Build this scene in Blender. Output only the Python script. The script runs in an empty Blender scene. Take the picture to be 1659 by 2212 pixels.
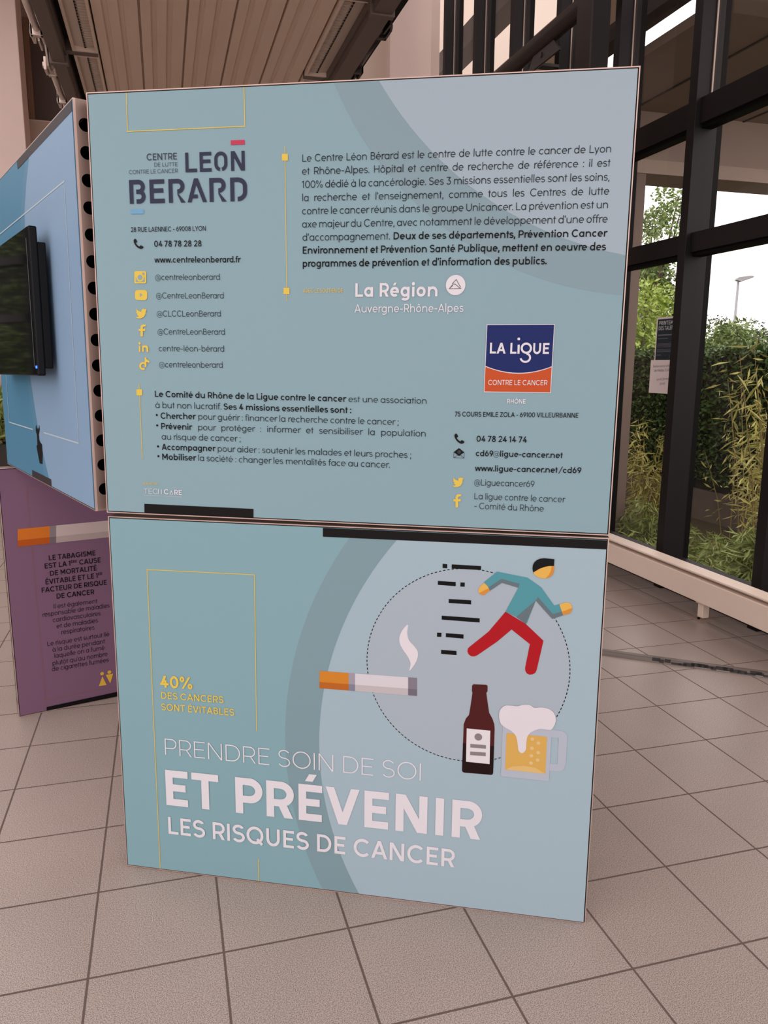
import bpy, bmesh, math, random
from mathutils import Vector, Matrix
from mathutils.geometry import tessellate_polygon, delaunay_2d_cdt

# ------------------------------------------------------------------ camera, sky, exposure
scene = bpy.context.scene
COL = scene.collection
EYE = Vector((0.228, -1.659, 1.380))
FOCAL = 1668.2                      # in picture widths of 1659 x 2212 pixels
YAW, PITCH, ROLL = 0.27547, 0.18743, -0.00527
_f = Vector((math.sin(YAW) * math.cos(PITCH), math.cos(YAW) * math.cos(PITCH), -math.sin(PITCH)))
_r = Vector((math.cos(YAW), -math.sin(YAW), 0.0))
_d = _f.cross(_r)
RIGHT = _r * math.cos(ROLL) + _d * math.sin(ROLL)
DOWN = -_r * math.sin(ROLL) + _d * math.cos(ROLL)
FWD = _f
cam_data = bpy.data.cameras.new('camera')
cam_data.sensor_fit = 'VERTICAL'
cam_data.sensor_height = 24.0
cam_data.lens = FOCAL * 24.0 / 2212.0
cam_data.clip_start = 0.02
cam_data.clip_end = 300.0
cam = bpy.data.objects.new('camera', cam_data)
COL.objects.link(cam)
cam.matrix_world = Matrix(((RIGHT.x, -DOWN.x, -FWD.x, EYE.x), (RIGHT.y, -DOWN.y, -FWD.y, EYE.y),
                           (RIGHT.z, -DOWN.z, -FWD.z, EYE.z), (0, 0, 0, 1)))
scene.camera = cam

world = bpy.data.worlds.new('overcast_sky')
scene.world = world
world.use_nodes = True
wn, wl = world.node_tree.nodes, world.node_tree.links
wn.clear()
w_out = wn.new('ShaderNodeOutputWorld')
w_bg = wn.new('ShaderNodeBackground')
w_tc = wn.new('ShaderNodeTexCoord')
w_no = wn.new('ShaderNodeTexNoise')
w_no.inputs['Scale'].default_value = 3.0
w_no.inputs['Detail'].default_value = 5.0
w_cr = wn.new('ShaderNodeValToRGB')
w_cr.color_ramp.elements[0].position = 0.3
w_cr.color_ramp.elements[0].color = (0.93, 0.83, 0.82, 1)
w_cr.color_ramp.elements[1].position = 0.7
w_cr.color_ramp.elements[1].color = (1.0, 0.93, 0.91, 1)
wl.new(w_tc.outputs['Generated'], w_no.inputs['Vector'])
wl.new(w_no.outputs['Fac'], w_cr.inputs['Fac'])
wl.new(w_cr.outputs['Color'], w_bg.inputs['Color'])
wl.new(w_bg.outputs['Background'], w_out.inputs['Surface'])
w_bg.inputs['Strength'].default_value = 1.5
vs = scene.view_settings
vs.view_transform = 'Standard'
vs.look = 'None'
vs.exposure = 0.75
vs.gamma = 1.0
vs.use_curve_mapping = False

rnd = random.Random(7)

# ------------------------------------------------------------------ materials
def lin(c):
    return tuple(((v / 255.0) / 12.92 if v <= 10 else (((v / 255.0) + 0.055) / 1.055) ** 2.4) for v in c) + (1.0,)

MATS = {}
def mat(name, rgb, rough=0.5, metal=0.0, noise=0.0, nscale=40.0, bump=0.0, spec=0.5, emit=0.0, stretch=None):
    m = bpy.data.materials.new(name)
    m.use_nodes = True
    nt = m.node_tree
    b = nt.nodes['Principled BSDF']
    b.inputs['Base Color'].default_value = lin(rgb)
    b.inputs['Roughness'].default_value = rough
    b.inputs['Metallic'].default_value = metal
    b.inputs['Specular IOR Level'].default_value = spec
    if emit:
        b.inputs['Emission Color'].default_value = lin(rgb)
        b.inputs['Emission Strength'].default_value = emit
    if noise or bump:
        tc = nt.nodes.new('ShaderNodeTexCoord')
        no = nt.nodes.new('ShaderNodeTexNoise')
        no.inputs['Scale'].default_value = nscale
        no.inputs['Detail'].default_value = 4.0
        src = tc.outputs['Object']
        if stretch:
            mp = nt.nodes.new('ShaderNodeMapping')
            mp.inputs['Scale'].default_value = stretch
            nt.links.new(src, mp.inputs['Vector'])
            src = mp.outputs['Vector']
        nt.links.new(src, no.inputs['Vector'])
        if noise:
            mx = nt.nodes.new('ShaderNodeMix')
            mx.data_type = 'RGBA'
            mx.inputs['A'].default_value = tuple(c * (1 - noise) for c in lin(rgb)[:3]) + (1,)
            mx.inputs['B'].default_value = tuple(min(1, c * (1 + noise)) for c in lin(rgb)[:3]) + (1,)
            nt.links.new(no.outputs['Fac'], mx.inputs['Factor'])
            nt.links.new(mx.outputs['Result'], b.inputs['Base Color'])
        if bump:
            bp = nt.nodes.new('ShaderNodeBump')
            bp.inputs['Strength'].default_value = bump
            bp.inputs['Distance'].default_value = 0.004
            nt.links.new(no.outputs['Fac'], bp.inputs['Height'])
            nt.links.new(bp.outputs['Normal'], b.inputs['Normal'])
    MATS[name] = m
    return m

def glass_mat(name, tint, refl=0.02, dirt=0.0, dirt_rgb=(150, 140, 130)):
    """window glass: what passes through, a mirror reflection growing with the angle, and a little dirt film"""
    m = bpy.data.materials.new(name)
    m.use_nodes = True
    nt = m.node_tree
    nt.nodes.clear()
    out = nt.nodes.new('ShaderNodeOutputMaterial')
    tr = nt.nodes.new('ShaderNodeBsdfTransparent')
    tr.inputs['Color'].default_value = tuple(tint) + (1,)
    gl = nt.nodes.new('ShaderNodeBsdfGlossy')
    gl.inputs['Roughness'].default_value = 0.02
    lw = nt.nodes.new('ShaderNodeLayerWeight')
    lw.inputs['Blend'].default_value = 0.5
    pw = nt.nodes.new('ShaderNodeMath')
    pw.operation = 'POWER'
    pw.inputs[1].default_value = 5.0
    ma = nt.nodes.new('ShaderNodeMath')
    ma.operation = 'MULTIPLY_ADD'
    ma.inputs[1].default_value = 0.92
    ma.inputs[2].default_value = refl
    mx = nt.nodes.new('ShaderNodeMixShader')
    nt.links.new(lw.outputs['Facing'], pw.inputs[0])
    nt.links.new(pw.outputs[0], ma.inputs[0])
    nt.links.new(ma.outputs[0], mx.inputs['Fac'])
    base = tr.outputs['BSDF']
    if dirt:
        df = nt.nodes.new('ShaderNodeBsdfDiffuse')
        df.inputs['Color'].default_value = lin(dirt_rgb)
        no = nt.nodes.new('ShaderNodeTexNoise')
        tc = nt.nodes.new('ShaderNodeTexCoord')
        no.inputs['Scale'].default_value = 2.5
        no.inputs['Detail'].default_value = 6.0
        mt = nt.nodes.new('ShaderNodeMath')
        mt.operation = 'MULTIPLY'
        mt.inputs[1].default_value = dirt * 2
        m2 = nt.nodes.new('ShaderNodeMixShader')
        nt.links.new(tc.outputs['Object'], no.inputs['Vector'])
        nt.links.new(no.outputs['Fac'], mt.inputs[0])
        nt.links.new(mt.outputs[0], m2.inputs['Fac'])
        nt.links.new(tr.outputs['BSDF'], m2.inputs[1])
        nt.links.new(df.outputs['BSDF'], m2.inputs[2])
        base = m2.outputs['Shader']
    nt.links.new(base, mx.inputs[1])
    nt.links.new(gl.outputs['BSDF'], mx.inputs[2])
    nt.links.new(mx.outputs['Shader'], out.inputs['Surface'])
    MATS[name] = m
    return m

def floor_mat():
    """square speckled stoneware tiles, 0.305 m apart, with a recessed dark joint"""
    m = bpy.data.materials.new('stoneware_tiles')
    m.use_nodes = True
    nt = m.node_tree
    N, L = nt.nodes.new, nt.links.new
    b = nt.nodes['Principled BSDF']
    tc = N('ShaderNodeTexCoord')
    sep = N('ShaderNodeSeparateXYZ')
    L(tc.outputs['Object'], sep.inputs[0])
    def math_(op, a, bb=None):
        n = N('ShaderNodeMath')
        n.operation = op
        for i, v in enumerate((a, bb)):
            if v is None:
                continue
            if isinstance(v, (int, float)):
                n.inputs[i].default_value = v
            else:
                L(v, n.inputs[i])
        return n.outputs[0]
    dist = []
    cells = []
    for ax in ('X', 'Y'):
        s = math_('DIVIDE', sep.outputs[ax], 0.305)
        fr = math_('FRACT', math_('ADD', s, 0.5))
        dist.append(math_('MULTIPLY', math_('ABSOLUTE', math_('SUBTRACT', fr, 0.5)), 0.305))
        cells.append(math_('FLOOR', s))
    dmin = math_('MINIMUM', dist[0], dist[1])
    joint = N('ShaderNodeMapRange')
    joint.inputs['From Min'].default_value = 0.0022
    joint.inputs['From Max'].default_value = 0.0034
    L(dmin, joint.inputs['Value'])
    cv = N('ShaderNodeCombineXYZ')
    L(cells[0], cv.inputs[0]); L(cells[1], cv.inputs[1])
    wn_ = N('ShaderNodeTexWhiteNoise')
    L(cv.outputs[0], wn_.inputs['Vector'])
    sp = N('ShaderNodeTexNoise')
    sp.inputs['Scale'].default_value = 420.0
    sp.inputs['Detail'].default_value = 2.0
    L(tc.outputs['Object'], sp.inputs['Vector'])
    ramp = N('ShaderNodeValToRGB')
    ramp.color_ramp.elements[0].position = 0.36
    ramp.color_ramp.elements[0].color = lin(FLOOR_DARK)
    ramp.color_ramp.elements[1].position = 0.60
    ramp.color_ramp.elements[1].color = lin(FLOOR_LIGHT)
    L(sp.outputs['Fac'], ramp.inputs['Fac'])
    big = N('ShaderNodeTexNoise')
    big.inputs['Scale'].default_value = 5.0
    big.inputs['Detail'].default_value = 4.0
    L(tc.outputs['Object'], big.inputs['Vector'])
    tone = math_('ADD', math_('MULTIPLY', wn_.outputs['Value'], 0.05), math_('MULTIPLY', big.outputs['Fac'], 0.12))
    tone = math_('ADD', tone, 0.915)
    vm = N('ShaderNodeVectorMath')
    vm.operation = 'SCALE'
    L(ramp.outputs['Color'], vm.inputs[0]); L(tone, vm.inputs['Scale'])
    mx = N('ShaderNodeMix')
    mx.data_type = 'RGBA'
    mx.inputs['A'].default_value = lin((92, 76, 70))
    L(vm.outputs[0], mx.inputs['B'])
    L(joint.outputs[0], mx.inputs['Factor'])
    L(mx.outputs['Result'], b.inputs['Base Color'])
    rr = N('ShaderNodeMapRange')
    rr.inputs['To Min'].default_value = 0.8
    rr.inputs['To Max'].default_value = 0.33
    L(joint.outputs[0], rr.inputs['Value'])
    L(rr.outputs[0], b.inputs['Roughness'])
    h = math_('ADD', math_('MULTIPLY', joint.outputs[0], 1.0), math_('MULTIPLY', sp.outputs['Fac'], 0.12))
    bp = N('ShaderNodeBump')
    bp.inputs['Strength'].default_value = 0.5
    bp.inputs['Distance'].default_value = 0.002
    L(h, bp.inputs['Height'])
    L(bp.outputs['Normal'], b.inputs['Normal'])
    MATS['floor'] = m
    return m

FLOOR_DARK, FLOOR_LIGHT = (112, 99, 92), (180, 165, 157)
floor_mat()
mat('pink_wall', (214, 190, 182), 0.8, noise=0.05, nscale=3)
mat('beige_wall', (196, 172, 158), 0.8, noise=0.05, nscale=3)
mat('ceiling_metal', (214, 190, 170), 0.45, noise=0.06, nscale=2, stretch=(6, 1, 1))
mat('beam_brown', (92, 77, 70), 0.5, noise=0.05, nscale=6)
mat('tube_brown', (44, 36, 33), 0.5, spec=0.25)
mat('black_gap', (14, 11, 11), 0.9)
mat('dark_frame', (27, 22, 23), 0.5, spec=0.2, noise=0.06, nscale=9)
mat('black_gasket', (12, 10, 10), 0.6, spec=0.1)
mat('bead_metal', (150, 132, 122), 0.3, metal=0.6)
mat('louvre', (196, 178, 164), 0.4)
mat('lamp_frame', (214, 192, 174), 0.4)
mat('white_fin', (205, 188, 176), 0.4)
mat('steel_hardware', (206, 188, 178), 0.35, metal=0.35)
mat('shaded_hardware', (48, 40, 38), 0.4, metal=0.5)  # same steel as the left rods, with shade put into the colour
mat('dark_panel', (86, 68, 60), 0.6, noise=0.08, nscale=5)
mat('rust_strip', (140, 106, 84), 0.6)
mat('rad_cream', (240, 220, 204), 0.42, noise=0.02, nscale=8)
mat('rad_groove', (150, 130, 120), 0.6)
mat('cover_grey', (112, 102, 96), 0.35, metal=0.2)
mat('cover_worn', (34, 28, 27), 0.5)
mat('shaded_tray_metal', (134, 114, 106), 0.42, metal=0.55, noise=0.05, nscale=12)  # flange metal, its shade put into a darker colour
mat('tray_dark', (30, 25, 25), 0.7, spec=0.1)
mat('lit_rim_metal', (178, 154, 146), 0.42, metal=0.5)  # same tray metal, coloured brighter where the rim catches light
mat('tv_black', (6, 6, 8), 0.4, spec=0.15)
mat('tv_glass', (6, 5, 6), 0.05, spec=0.3)
mat('led_blue', (30, 60, 255), 0.4, emit=6.0)
mat('concrete', (150, 130, 118), 0.85, noise=0.1, nscale=3)
mat('concrete_light', (172, 150, 138), 0.85, noise=0.06, nscale=2)
mat('building_pale', (226, 212, 200), 0.85, noise=0.05, nscale=1.5)
mat('ext_beam', (46, 40, 40), 0.5)
mat('column_brown', (128, 110, 100), 0.8, noise=0.06, nscale=5)
mat('stone_wall', (112, 102, 94), 0.9, noise=0.25, nscale=7, bump=0.6)
mat('soil', (74, 66, 44), 0.95, noise=0.35, nscale=9, bump=0.8)
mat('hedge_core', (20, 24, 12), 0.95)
mat('hedge_leaf', (82, 112, 54), 0.5, noise=0.35, nscale=9)
mat('bamboo_leaf', (196, 190, 110), 0.45, noise=0.35, nscale=14)
mat('bamboo_green', (150, 164, 92), 0.45, noise=0.35, nscale=14)
mat('bamboo_stem', (150, 132, 76), 0.5)
mat('tree_lime', (150, 172, 74), 0.5, noise=0.3, nscale=5)
mat('tree_green', (104, 128, 62), 0.5, noise=0.3, nscale=5)
mat('tree_dark', (70, 84, 56), 0.5, noise=0.3, nscale=5)
mat('bark', (84, 70, 58), 0.9)
mat('post_grey', (150, 150, 154), 0.5)
mat('planter_dark', (52, 44, 40), 0.7)
mat('bud_red', (150, 84, 50), 0.6)
mat('paper_pink', (238, 222, 220), 0.7)
mat('poster_navy', (28, 44, 52), 0.5)
mat('poster_line', (92, 108, 112), 0.5)
mat('ink_grey', (140, 122, 120), 0.7)
glass_mat('glass_clear', (0.93, 0.93, 0.92), dirt=0.006)
glass_mat('glass_dusty', (0.82, 0.80, 0.78), dirt=0.03, dirt_rgb=(120, 106, 98))
# printing inks on the boards
def ink_tone(c, k=0.68):
    return tuple(255.0 * (1.055 * (v * k) ** (1 / 2.4) - 0.055) if v * k > 0.0031308 else 255.0 * 12.92 * v * k for v in lin(c)[:3])
INK = {
    'teal': (147, 178, 189), 'teal_mid': (143, 168, 179), 'teal_pale': (171, 189, 202), 'teal_low': (140, 179, 189),
    'low_band': (136, 165, 175), 'low_pale': (173, 196, 209), 'disc': (178, 192, 204),
    'black': (6, 5, 7), 'bar': (14, 11, 12), 'navy_text': (52, 56, 80), 'slate_text': (62, 66, 80),
    'red_bar': (206, 66, 96), 'sky_bar': (120, 176, 214), 'yellow': (240, 208, 88), 'white': (238, 234, 242),
    'dark_text': (20, 20, 26), 'light_text': (26, 30, 38),
    'logo_blue': (24, 40, 104), 'logo_orange': (206, 86, 40), 'grey_line': (120, 120, 124),
    'sleeve': (88, 160, 172), 'sleeve_shade': (108, 124, 132), 'skin': (240, 190, 92), 'skin_shade': (224, 150, 62),
    'hair': (10, 10, 14), 'trousers': (184, 22, 34), 'cig_orange': (220, 140, 48), 'cig_orange_low': (196, 108, 38),
    'cig_band': (168, 164, 178), 'cig_band_low': (138, 138, 156), 'cig_white': (226, 222, 230), 'cig_white_low': (204, 196, 200),
    'cig_ash': (138, 132, 146), 'cig_ash_low': (120, 114, 130), 'smoke': (238, 233, 240), 'bottle': (82, 30, 30), 'bottle_low': (34, 14, 14),
    'label_white': (238, 234, 240), 'label_grey': (146, 136, 138), 'mug': (190, 198, 214), 'beer': (228, 182, 96), 'beer_pale': (236, 198, 128),
    'bubble': (236, 204, 146), 'foam': (236, 230, 238),
    'purple': (134, 100, 126), 'copper': (164, 108, 96), 'plum_black': (14, 10, 14), 'plum_orange': (226, 124, 40), 'plum_orange_low': (196, 92, 26),
    'plum_grey': (148, 134, 138), 'plum_grey_low': (124, 110, 116), 'plum_white': (214, 194, 192), 'plum_white_low': (192, 172, 168), 'plum_yellow': (240, 192, 74),
    'tv_pale': (150, 182, 214), 'tv_mid': (100, 152, 184), 'tv_deep': (90, 148, 182), 'tv_bar': (66, 58, 62), 'tv_line': (206, 220, 230), 'tv_hand': (22, 20, 24),
}
for k, v in INK.items():
    mat('ink_' + k, ink_tone(v), 0.5, spec=0.14)

# ------------------------------------------------------------------ object helpers
def link(o, parent=None):
    COL.objects.link(o)
    if parent:
        o.parent = parent
    return o

def tag(o, label, cat, group=None, kind=None):
    if label:
        o['label'] = label
    if cat:
        o['category'] = cat
    if group:
        o['group'] = group
    if kind:
        o['kind'] = kind
    return o

def empty(name, loc=(0, 0, 0), rz=0.0, parent=None):
    o = bpy.data.objects.new(name, None)
    o.empty_display_size = 0.1
    o.location = loc
    o.rotation_euler = (0, 0, rz)
    return link(o, parent)

class MB:
    """collects boxes, tubes, prisms and loose faces into ONE mesh object"""
    def __init__(self):
        self.v, self.f, self.m, self.mats = [], [], [], []
    def mi(self, m):
        if m not in self.mats:
            self.mats.append(m)
        return self.mats.index(m)
    def face(self, pts, m):
        i = len(self.v)
        self.v += [tuple(p) for p in pts]
        self.f.append(tuple(range(i, i + len(pts))))
        self.m.append(self.mi(m))
    def add(self, vs_, fs, m):
        i = len(self.v)
        self.v += [tuple(p) for p in vs_]
        k = self.mi(m)
        for f in fs:
            self.f.append(tuple(i + a for a in f))
            self.m.append(k)
    def box(self, a, b, m, M=None):
        x0, y0, z0 = a
        x1, y1, z1 = b
        p = [(x0, y0, z0), (x1, y0, z0), (x1, y1, z0), (x0, y1, z0), (x0, y0, z1), (x1, y0, z1), (x1, y1, z1), (x0, y1, z1)]
        if M:
            p = [M @ Vector(q) for q in p]
        self.add(p, [(0, 3, 2, 1), (4, 5, 6, 7), (0, 1, 5, 4), (1, 2, 6, 5), (2, 3, 7, 6), (3, 0, 4, 7)], m)
    def tube(self, a, b, r0, r1, m, n=12, caps=True):
        a, b = Vector(a), Vector(b)
        d = (b - a).normalized()
        s = d.cross(Vector((0, 0, 1)))
        if s.length < 1e-4:
            s = Vector((1, 0, 0))
        s.normalize()
        t = d.cross(s)
        p = []
        for c, r in ((a, r0), (b, r1)):
            for i in range(n):
                g = 2 * math.pi * i / n
                p.append(c + s * (r * math.cos(g)) + t * (r * math.sin(g)))
        fs = [(i, (i + 1) % n, n + (i + 1) % n, n + i) for i in range(n)]
        if caps:
            fs += [tuple(range(n - 1, -1, -1)), tuple(range(n, 2 * n))]
        self.add(p, fs, m)
    def prism(self, poly, axis, a, b, m):
        """poly in the other two axes, extruded along axis from a to b"""
        n = len(poly)
        def at(p, t):
            q = list(p)
            q.insert(axis, t)
            return tuple(q)
        vs_ = [at(p, a) for p in poly] + [at(p, b) for p in poly]
        tri = tessellate_polygon([[Vector((p[0], p[1], 0)) for p in poly]])
        fs = [tuple(t) for t in tri] + [tuple(n + i for i in reversed(t)) for t in tri]
        fs += [(i, n + i, n + (i + 1) % n, (i + 1) % n) for i in range(n)]
        self.add(vs_, fs, m)
    def build(self, name, parent=None, bevel=0.0, smooth=False, fix=False):
        me = bpy.data.meshes.new(name)
        me.from_pydata(self.v, [], self.f)
        for m in self.mats:
            me.materials.append(MATS[m])
        me.polygons.foreach_set('material_index', self.m)
        if smooth:
            me.polygons.foreach_set('use_smooth', [True] * len(me.polygons))
        me.update()
        if fix:
            bm = bmesh.new()
            bm.from_mesh(me)
            bmesh.ops.recalc_face_normals(bm, faces=bm.faces)
            bm.to_mesh(me)
            bm.free()
        o = bpy.data.objects.new(name, me)
        link(o, parent)
        if bevel:
            md = o.modifiers.new('bevel', 'BEVEL')
            md.width = bevel
            md.segments = 2
            md.limit_method = 'ANGLE'
            md.angle_limit = math.radians(40)
        return o

def boxes(name, items, parent=None, bevel=0.0):
    b = MB()
    for a, c, m in items:
        b.box(a, c, m)
    return b.build(name, parent, bevel)

def struct(o, label=None, cat=None):
    return tag(o, label, cat, kind='structure')

# ------------------------------------------------------------------ the room
fl = MB()
fl.face([(-7.0, -6.0, 0), (3.42, -6.0, 0), (3.42, 17.0, 0), (-7.0, 17.0, 0)], 'floor')
struct(fl.build('floor'), 'grey speckled square tiles with dark joints', 'floor')
struct(boxes('wall_far', [((1.15, 7.5, 0), (2.82, 7.75, 6.5), 'beige_wall'), ((2.82, 7.36, 0), (3.4, 7.75, 6.5), 'pink_wall'),
                          ((2.42, 7.49, 0), (2.44, 7.5, 6.5), 'pink_wall')]),
       'pale pink end wall beside the glazed front', 'wall')
struct(boxes('wall_back', [((-4.2, 12.0, 0), (-1.95, 12.3, 8), 'beige_wall'), ((-1.95, 12.0, 0), (1.15, 12.3, 5.02), 'beige_wall'),
                           ((-1.95, 12.25, 5.02), (1.15, 12.3, 8), 'beige_wall'), ((0.6, 12.0, 5.02), (1.15, 12.25, 8), 'beige_wall'),
                           ((1.05, 7.75, 0), (1.15, 12.0, 6.5), 'beige_wall')]),
       'beige wall far behind the boards', 'wall')
struct(boxes('trim_1', [((-4.2, 10.6, 0), (-1.44, 11.1, 8.0), 'pink_wall')], bevel=0.01), 'wide pale pink pillar at the picture edge', 'pillar')
w0 = struct(empty('window_1', (-0.67, 12.15, 5.02)), 'dark brown recessed panel high in the back wall', 'window')
boxes('dark_pane', [((-1.28, 0.06, 0.0), (1.27, 0.1, 2.9), 'dark_panel')], w0)
boxes('window_frame', [((-1.0, 0.0, 0.0), (-0.93, 0.06, 2.9), 'black_gasket'), ((-0.90, -0.02, 0.0), (-0.82, 0.06, 2.9), 'rust_strip'),
                       ((-1.28, -0.1, -0.03), (1.27, 0.06, 0.03), 'lamp_frame')], w0)
struct(boxes('ceiling', [((-7.0, -6.0, 6.5), (-5.2, 12.6, 6.7), 'beige_wall'), ((-1.0, -6.0, 6.5), (1.9, 12.6, 6.7), 'beige_wall'), ((3.0, -6.0, 6.5), (3.42, 12.6, 6.7), 'beige_wall'),
                         ((1.9, 5.0, 6.5), (3.0, 12.6, 6.7), 'beige_wall'), ((1.9, -6.0, 6.5), (3.0, -5.0, 6.7), 'beige_wall'),
                         ((-5.2, 9.0, 6.5), (-1.0, 12.6, 6.7), 'beige_wall'), ((-5.2, -6.0, 6.5), (-1.0, -5.0, 6.7), 'beige_wall'),
                         ((-5.2, 1.9, 6.5), (-1.0, 2.1, 6.7), 'dark_frame'), ((-3.15, -5.0, 6.5), (-3.05, 9.0, 6.7), 'dark_frame')]),
       'high plain ceiling with two long openings added to let sky light in', 'ceiling')  # unseen roof openings, added to brighten the floor and the radiator

# suspended ribbed metal ceiling between the two steel beams: five planks 0.298 m wide
prof = []
x = -0.108
b = MB()
for k in range(5):
    pl = [(0.0, 0.03), (0.004, 0.0), (0.066, 0.0), (0.074, 0.016), (0.096, 0.016), (0.104, 0.0), (0.166, 0.0), (0.174, 0.016),
          (0.196, 0.016), (0.204, 0.0), (0.286, 0.0), (0.290, 0.03), (0.298, 0.03)]
    for (p, q) in zip(pl[:-1], pl[1:]):
        b.face([(x + p[0], -2.2, 3.6 + p[1]), (x + q[0], -2.2, 3.6 + q[1]), (x + q[0], 7.5, 3.6 + q[1]), (x + p[0], 7.5, 3.6 + p[1])], 'ceiling_metal')
    x += 0.298
b.box((-0.5, -2.2, 3.75), (1.9, 7.5, 3.8), 'black_gap')
tag(b.build('suspended_ceiling'), 'brown ribbed metal ceiling strip between the two dark beams', 'ceiling', kind='structure')

# troffer lights, dark, on both sides of the ribbed strip
def troffer(x0, x1, y0, y1, label, flip):
    t = empty('ceiling_light', ((x0 + x1) / 2, (y0 + y1) / 2, 3.6))
    tag(t, label, 'ceiling light', 'switched off louvred lights along the ribbed ceiling')
    hx, hy = (x1 - x0) / 2, (y1 - y0) / 2
    fr = 0.019
    boxes('frame', [((-hx, -hy, -0.022), (hx, -hy + fr, 0.05), 'lamp_frame'), ((-hx, hy - fr, -0.022), (hx, hy, 0.05), 'lamp_frame'),
                    ((-hx, -hy + fr, -0.022), (-hx + fr, hy - fr, 0.05), 'lamp_frame'), ((hx - fr, -hy + fr, -0.022), (hx, hy - fr, 0.05), 'lamp_frame')], t)
    b = MB()
    ix, iy = hx - fr, hy - fr
    b.face([(-ix, -iy, 0.010), (0, -iy, 0.003), (0, iy, 0.003), (-ix, iy, 0.010)], 'louvre')
    b.face([(0, -iy, 0.003), (ix, -iy, 0.010), (ix, iy, 0.010), (0, iy, 0.003)], 'louvre')
    b.build('reflector', t)
    b = MB()
    n = 30
    s = -1 if flip else 1
    for i in range(n):
        y = -iy + (i + 0.5) * 2 * iy / n
        b.add([(0.0, y - 0.001, 0.0), (s * ix * 0.98, y - 0.001, 0.008), (s * ix * 0.98, y - 0.001, 0.0), (0, y - 0.001, -0.002),
               (0.0, y + 0.001, 0.0), (s * ix * 0.98, y + 0.001, 0.008), (s * ix * 0.98, y + 0.001, 0.0), (0, y + 0.001, -0.002)],
              [(0, 1, 2, 3), (7, 6, 5, 4), (0, 4, 5, 1), (3, 2, 6, 7)], 'louvre')
        b.add([(-s * 0.003, y - 0.018, -0.003), (s * 0.016, y, -0.003), (-s * 0.003, y + 0.018, -0.003)], [(0, 1, 2), (2, 1, 0)], 'white_fin')
    b.build('louvre', t)
    return t
for i, (y0, y1) in enumerate(((3.43, 4.76), (4.84, 6.2))):
    troffer(-0.29, -0.115, y0, y1, ('long louvred light left of the ribbed ceiling, nearer the picture top', 'louvred light left of the ribbed ceiling, just above the board edge')[i], False)
    troffer(1.385, 1.575, y0, y1, ('long louvred light right of the ribbed ceiling', 'short visible end of louvred light right of the ribbed ceiling')[i], True)

# the two steel beams with cross joints, gusset plates and tie rods
def beam(x0, x1, label, out):
    t = struct(empty('trim_2' if out < 0 else 'trim_3', ((x0 + x1) / 2, 2.6, 3.5)), label, 'beam')
    hx = (x1 - x0) / 2
    ys = [-2.2, 0.63 - 0.03, 2.0, 3.4, 4.8, 6.2, 7.5]
    b = MB()
    for a, c in zip(ys[:-1], ys[1:]):
        b.box((-hx, a - 2.6 + 0.004, 0.0), (hx, c - 2.6 - 0.004, 0.30), 'beam_brown')
        b.box((-hx - 0.012, a - 2.6 + 0.004, 0.05), (-hx, c - 2.6 - 0.004, 0.30), 'beam_brown')
        b.box((hx, a - 2.6 + 0.004, 0.05), (hx + 0.012, c - 2.6 - 0.004, 0.30), 'beam_brown')
    b.build('beam', t)
    g = MB()
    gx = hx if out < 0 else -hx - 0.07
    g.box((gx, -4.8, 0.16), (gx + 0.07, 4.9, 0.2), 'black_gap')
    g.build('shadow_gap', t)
    for y in ys[2:-1]:
        j = MB()
        s = -1 if out < 0 else 1
        j.box((-hx - 0.02, y - 2.6 - 0.028, -0.012), (hx + 0.02, y - 2.6 + 0.028, 0.10), 'beam_brown')
        w_ = 0.225 if out < 0 else 0.18
        j.box((min(-s * hx, -s * (hx + w_)), y - 2.6 - 0.03, 0.075), (max(-s * hx, -s * (hx + w_)), y - 2.6 + 0.03, 0.20), 'beam_brown')
        j.build('joint_plate', t, bevel=0.006)
    return t
beam(-0.43, -0.345, 'dark brown steel beam left of the ribbed ceiling', -1)
beam(1.565, 1.685, 'dark brown steel beam right of the ribbed ceiling', 1)

def tie(xc, side, y0, y1, m, label):
    """tie rod hung between two gusset plates, with a clevis and pin at each end"""
    t = empty('tie_rod', (xc, (y0 + y1) / 2, 3.56))
    tag(t, label, 'tie rod', 'tie rods along the ceiling beams')
    h = (y1 - y0) / 2
    b = MB()
    b.tube((0, -h + 0.30, 0.0), (0, h - 0.30, 0.0), 0.024, 0.024, m, 14)
    b.build('rod', t, smooth=True)
    for s in (-1, 1):
        g = MB()
        poly = [(s * (h - 0.26), -0.045), (s * (h - 0.10), -0.05), (s * (h + 0.02), 0.10), (s * (h + 0.02), 0.17), (s * (h - 0.34), 0.17)]
        g.prism(poly, 0, -0.006, 0.006, m)
        go = g.build('gusset_plate', t, fix=True)
        c = MB()
        ya, yb = sorted((s * (h - 0.36), s * (h - 0.20)))
        c.box((-0.040, ya, -0.046), (-0.022, yb, 0.046), m)
        c.box((0.022, ya, -0.046), (0.040, yb, 0.046), m)
        yc, yd = sorted((s * (h - 0.36), s * (h - 0.32)))
        c.box((-0.040, yc, -0.046), (0.040, yd, 0.046), m)
        co = c.build('clevis', t, bevel=0.004)
        p = MB()
        p.tube((-0.052, s * (h - 0.25), 0), (0.052, s * (h - 0.25), 0), 0.022, 0.022, m, 12)
        p.build('pin', co, smooth=False)
    return t
tie(-0.475, -1, 3.42, 4.72, 'steel_hardware', 'pale steel tie rod with fork ends beside the left beam, nearer one')
tie(-0.475, -1, 4.80, 6.12, 'steel_hardware', 'pale steel tie rod beside the left beam, just above the board corner')
tie(1.725, 1, 3.44, 4.76, 'shaded_hardware', 'tie rod coloured dark for shade, with gusset plates on the right ceiling beam')

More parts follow.
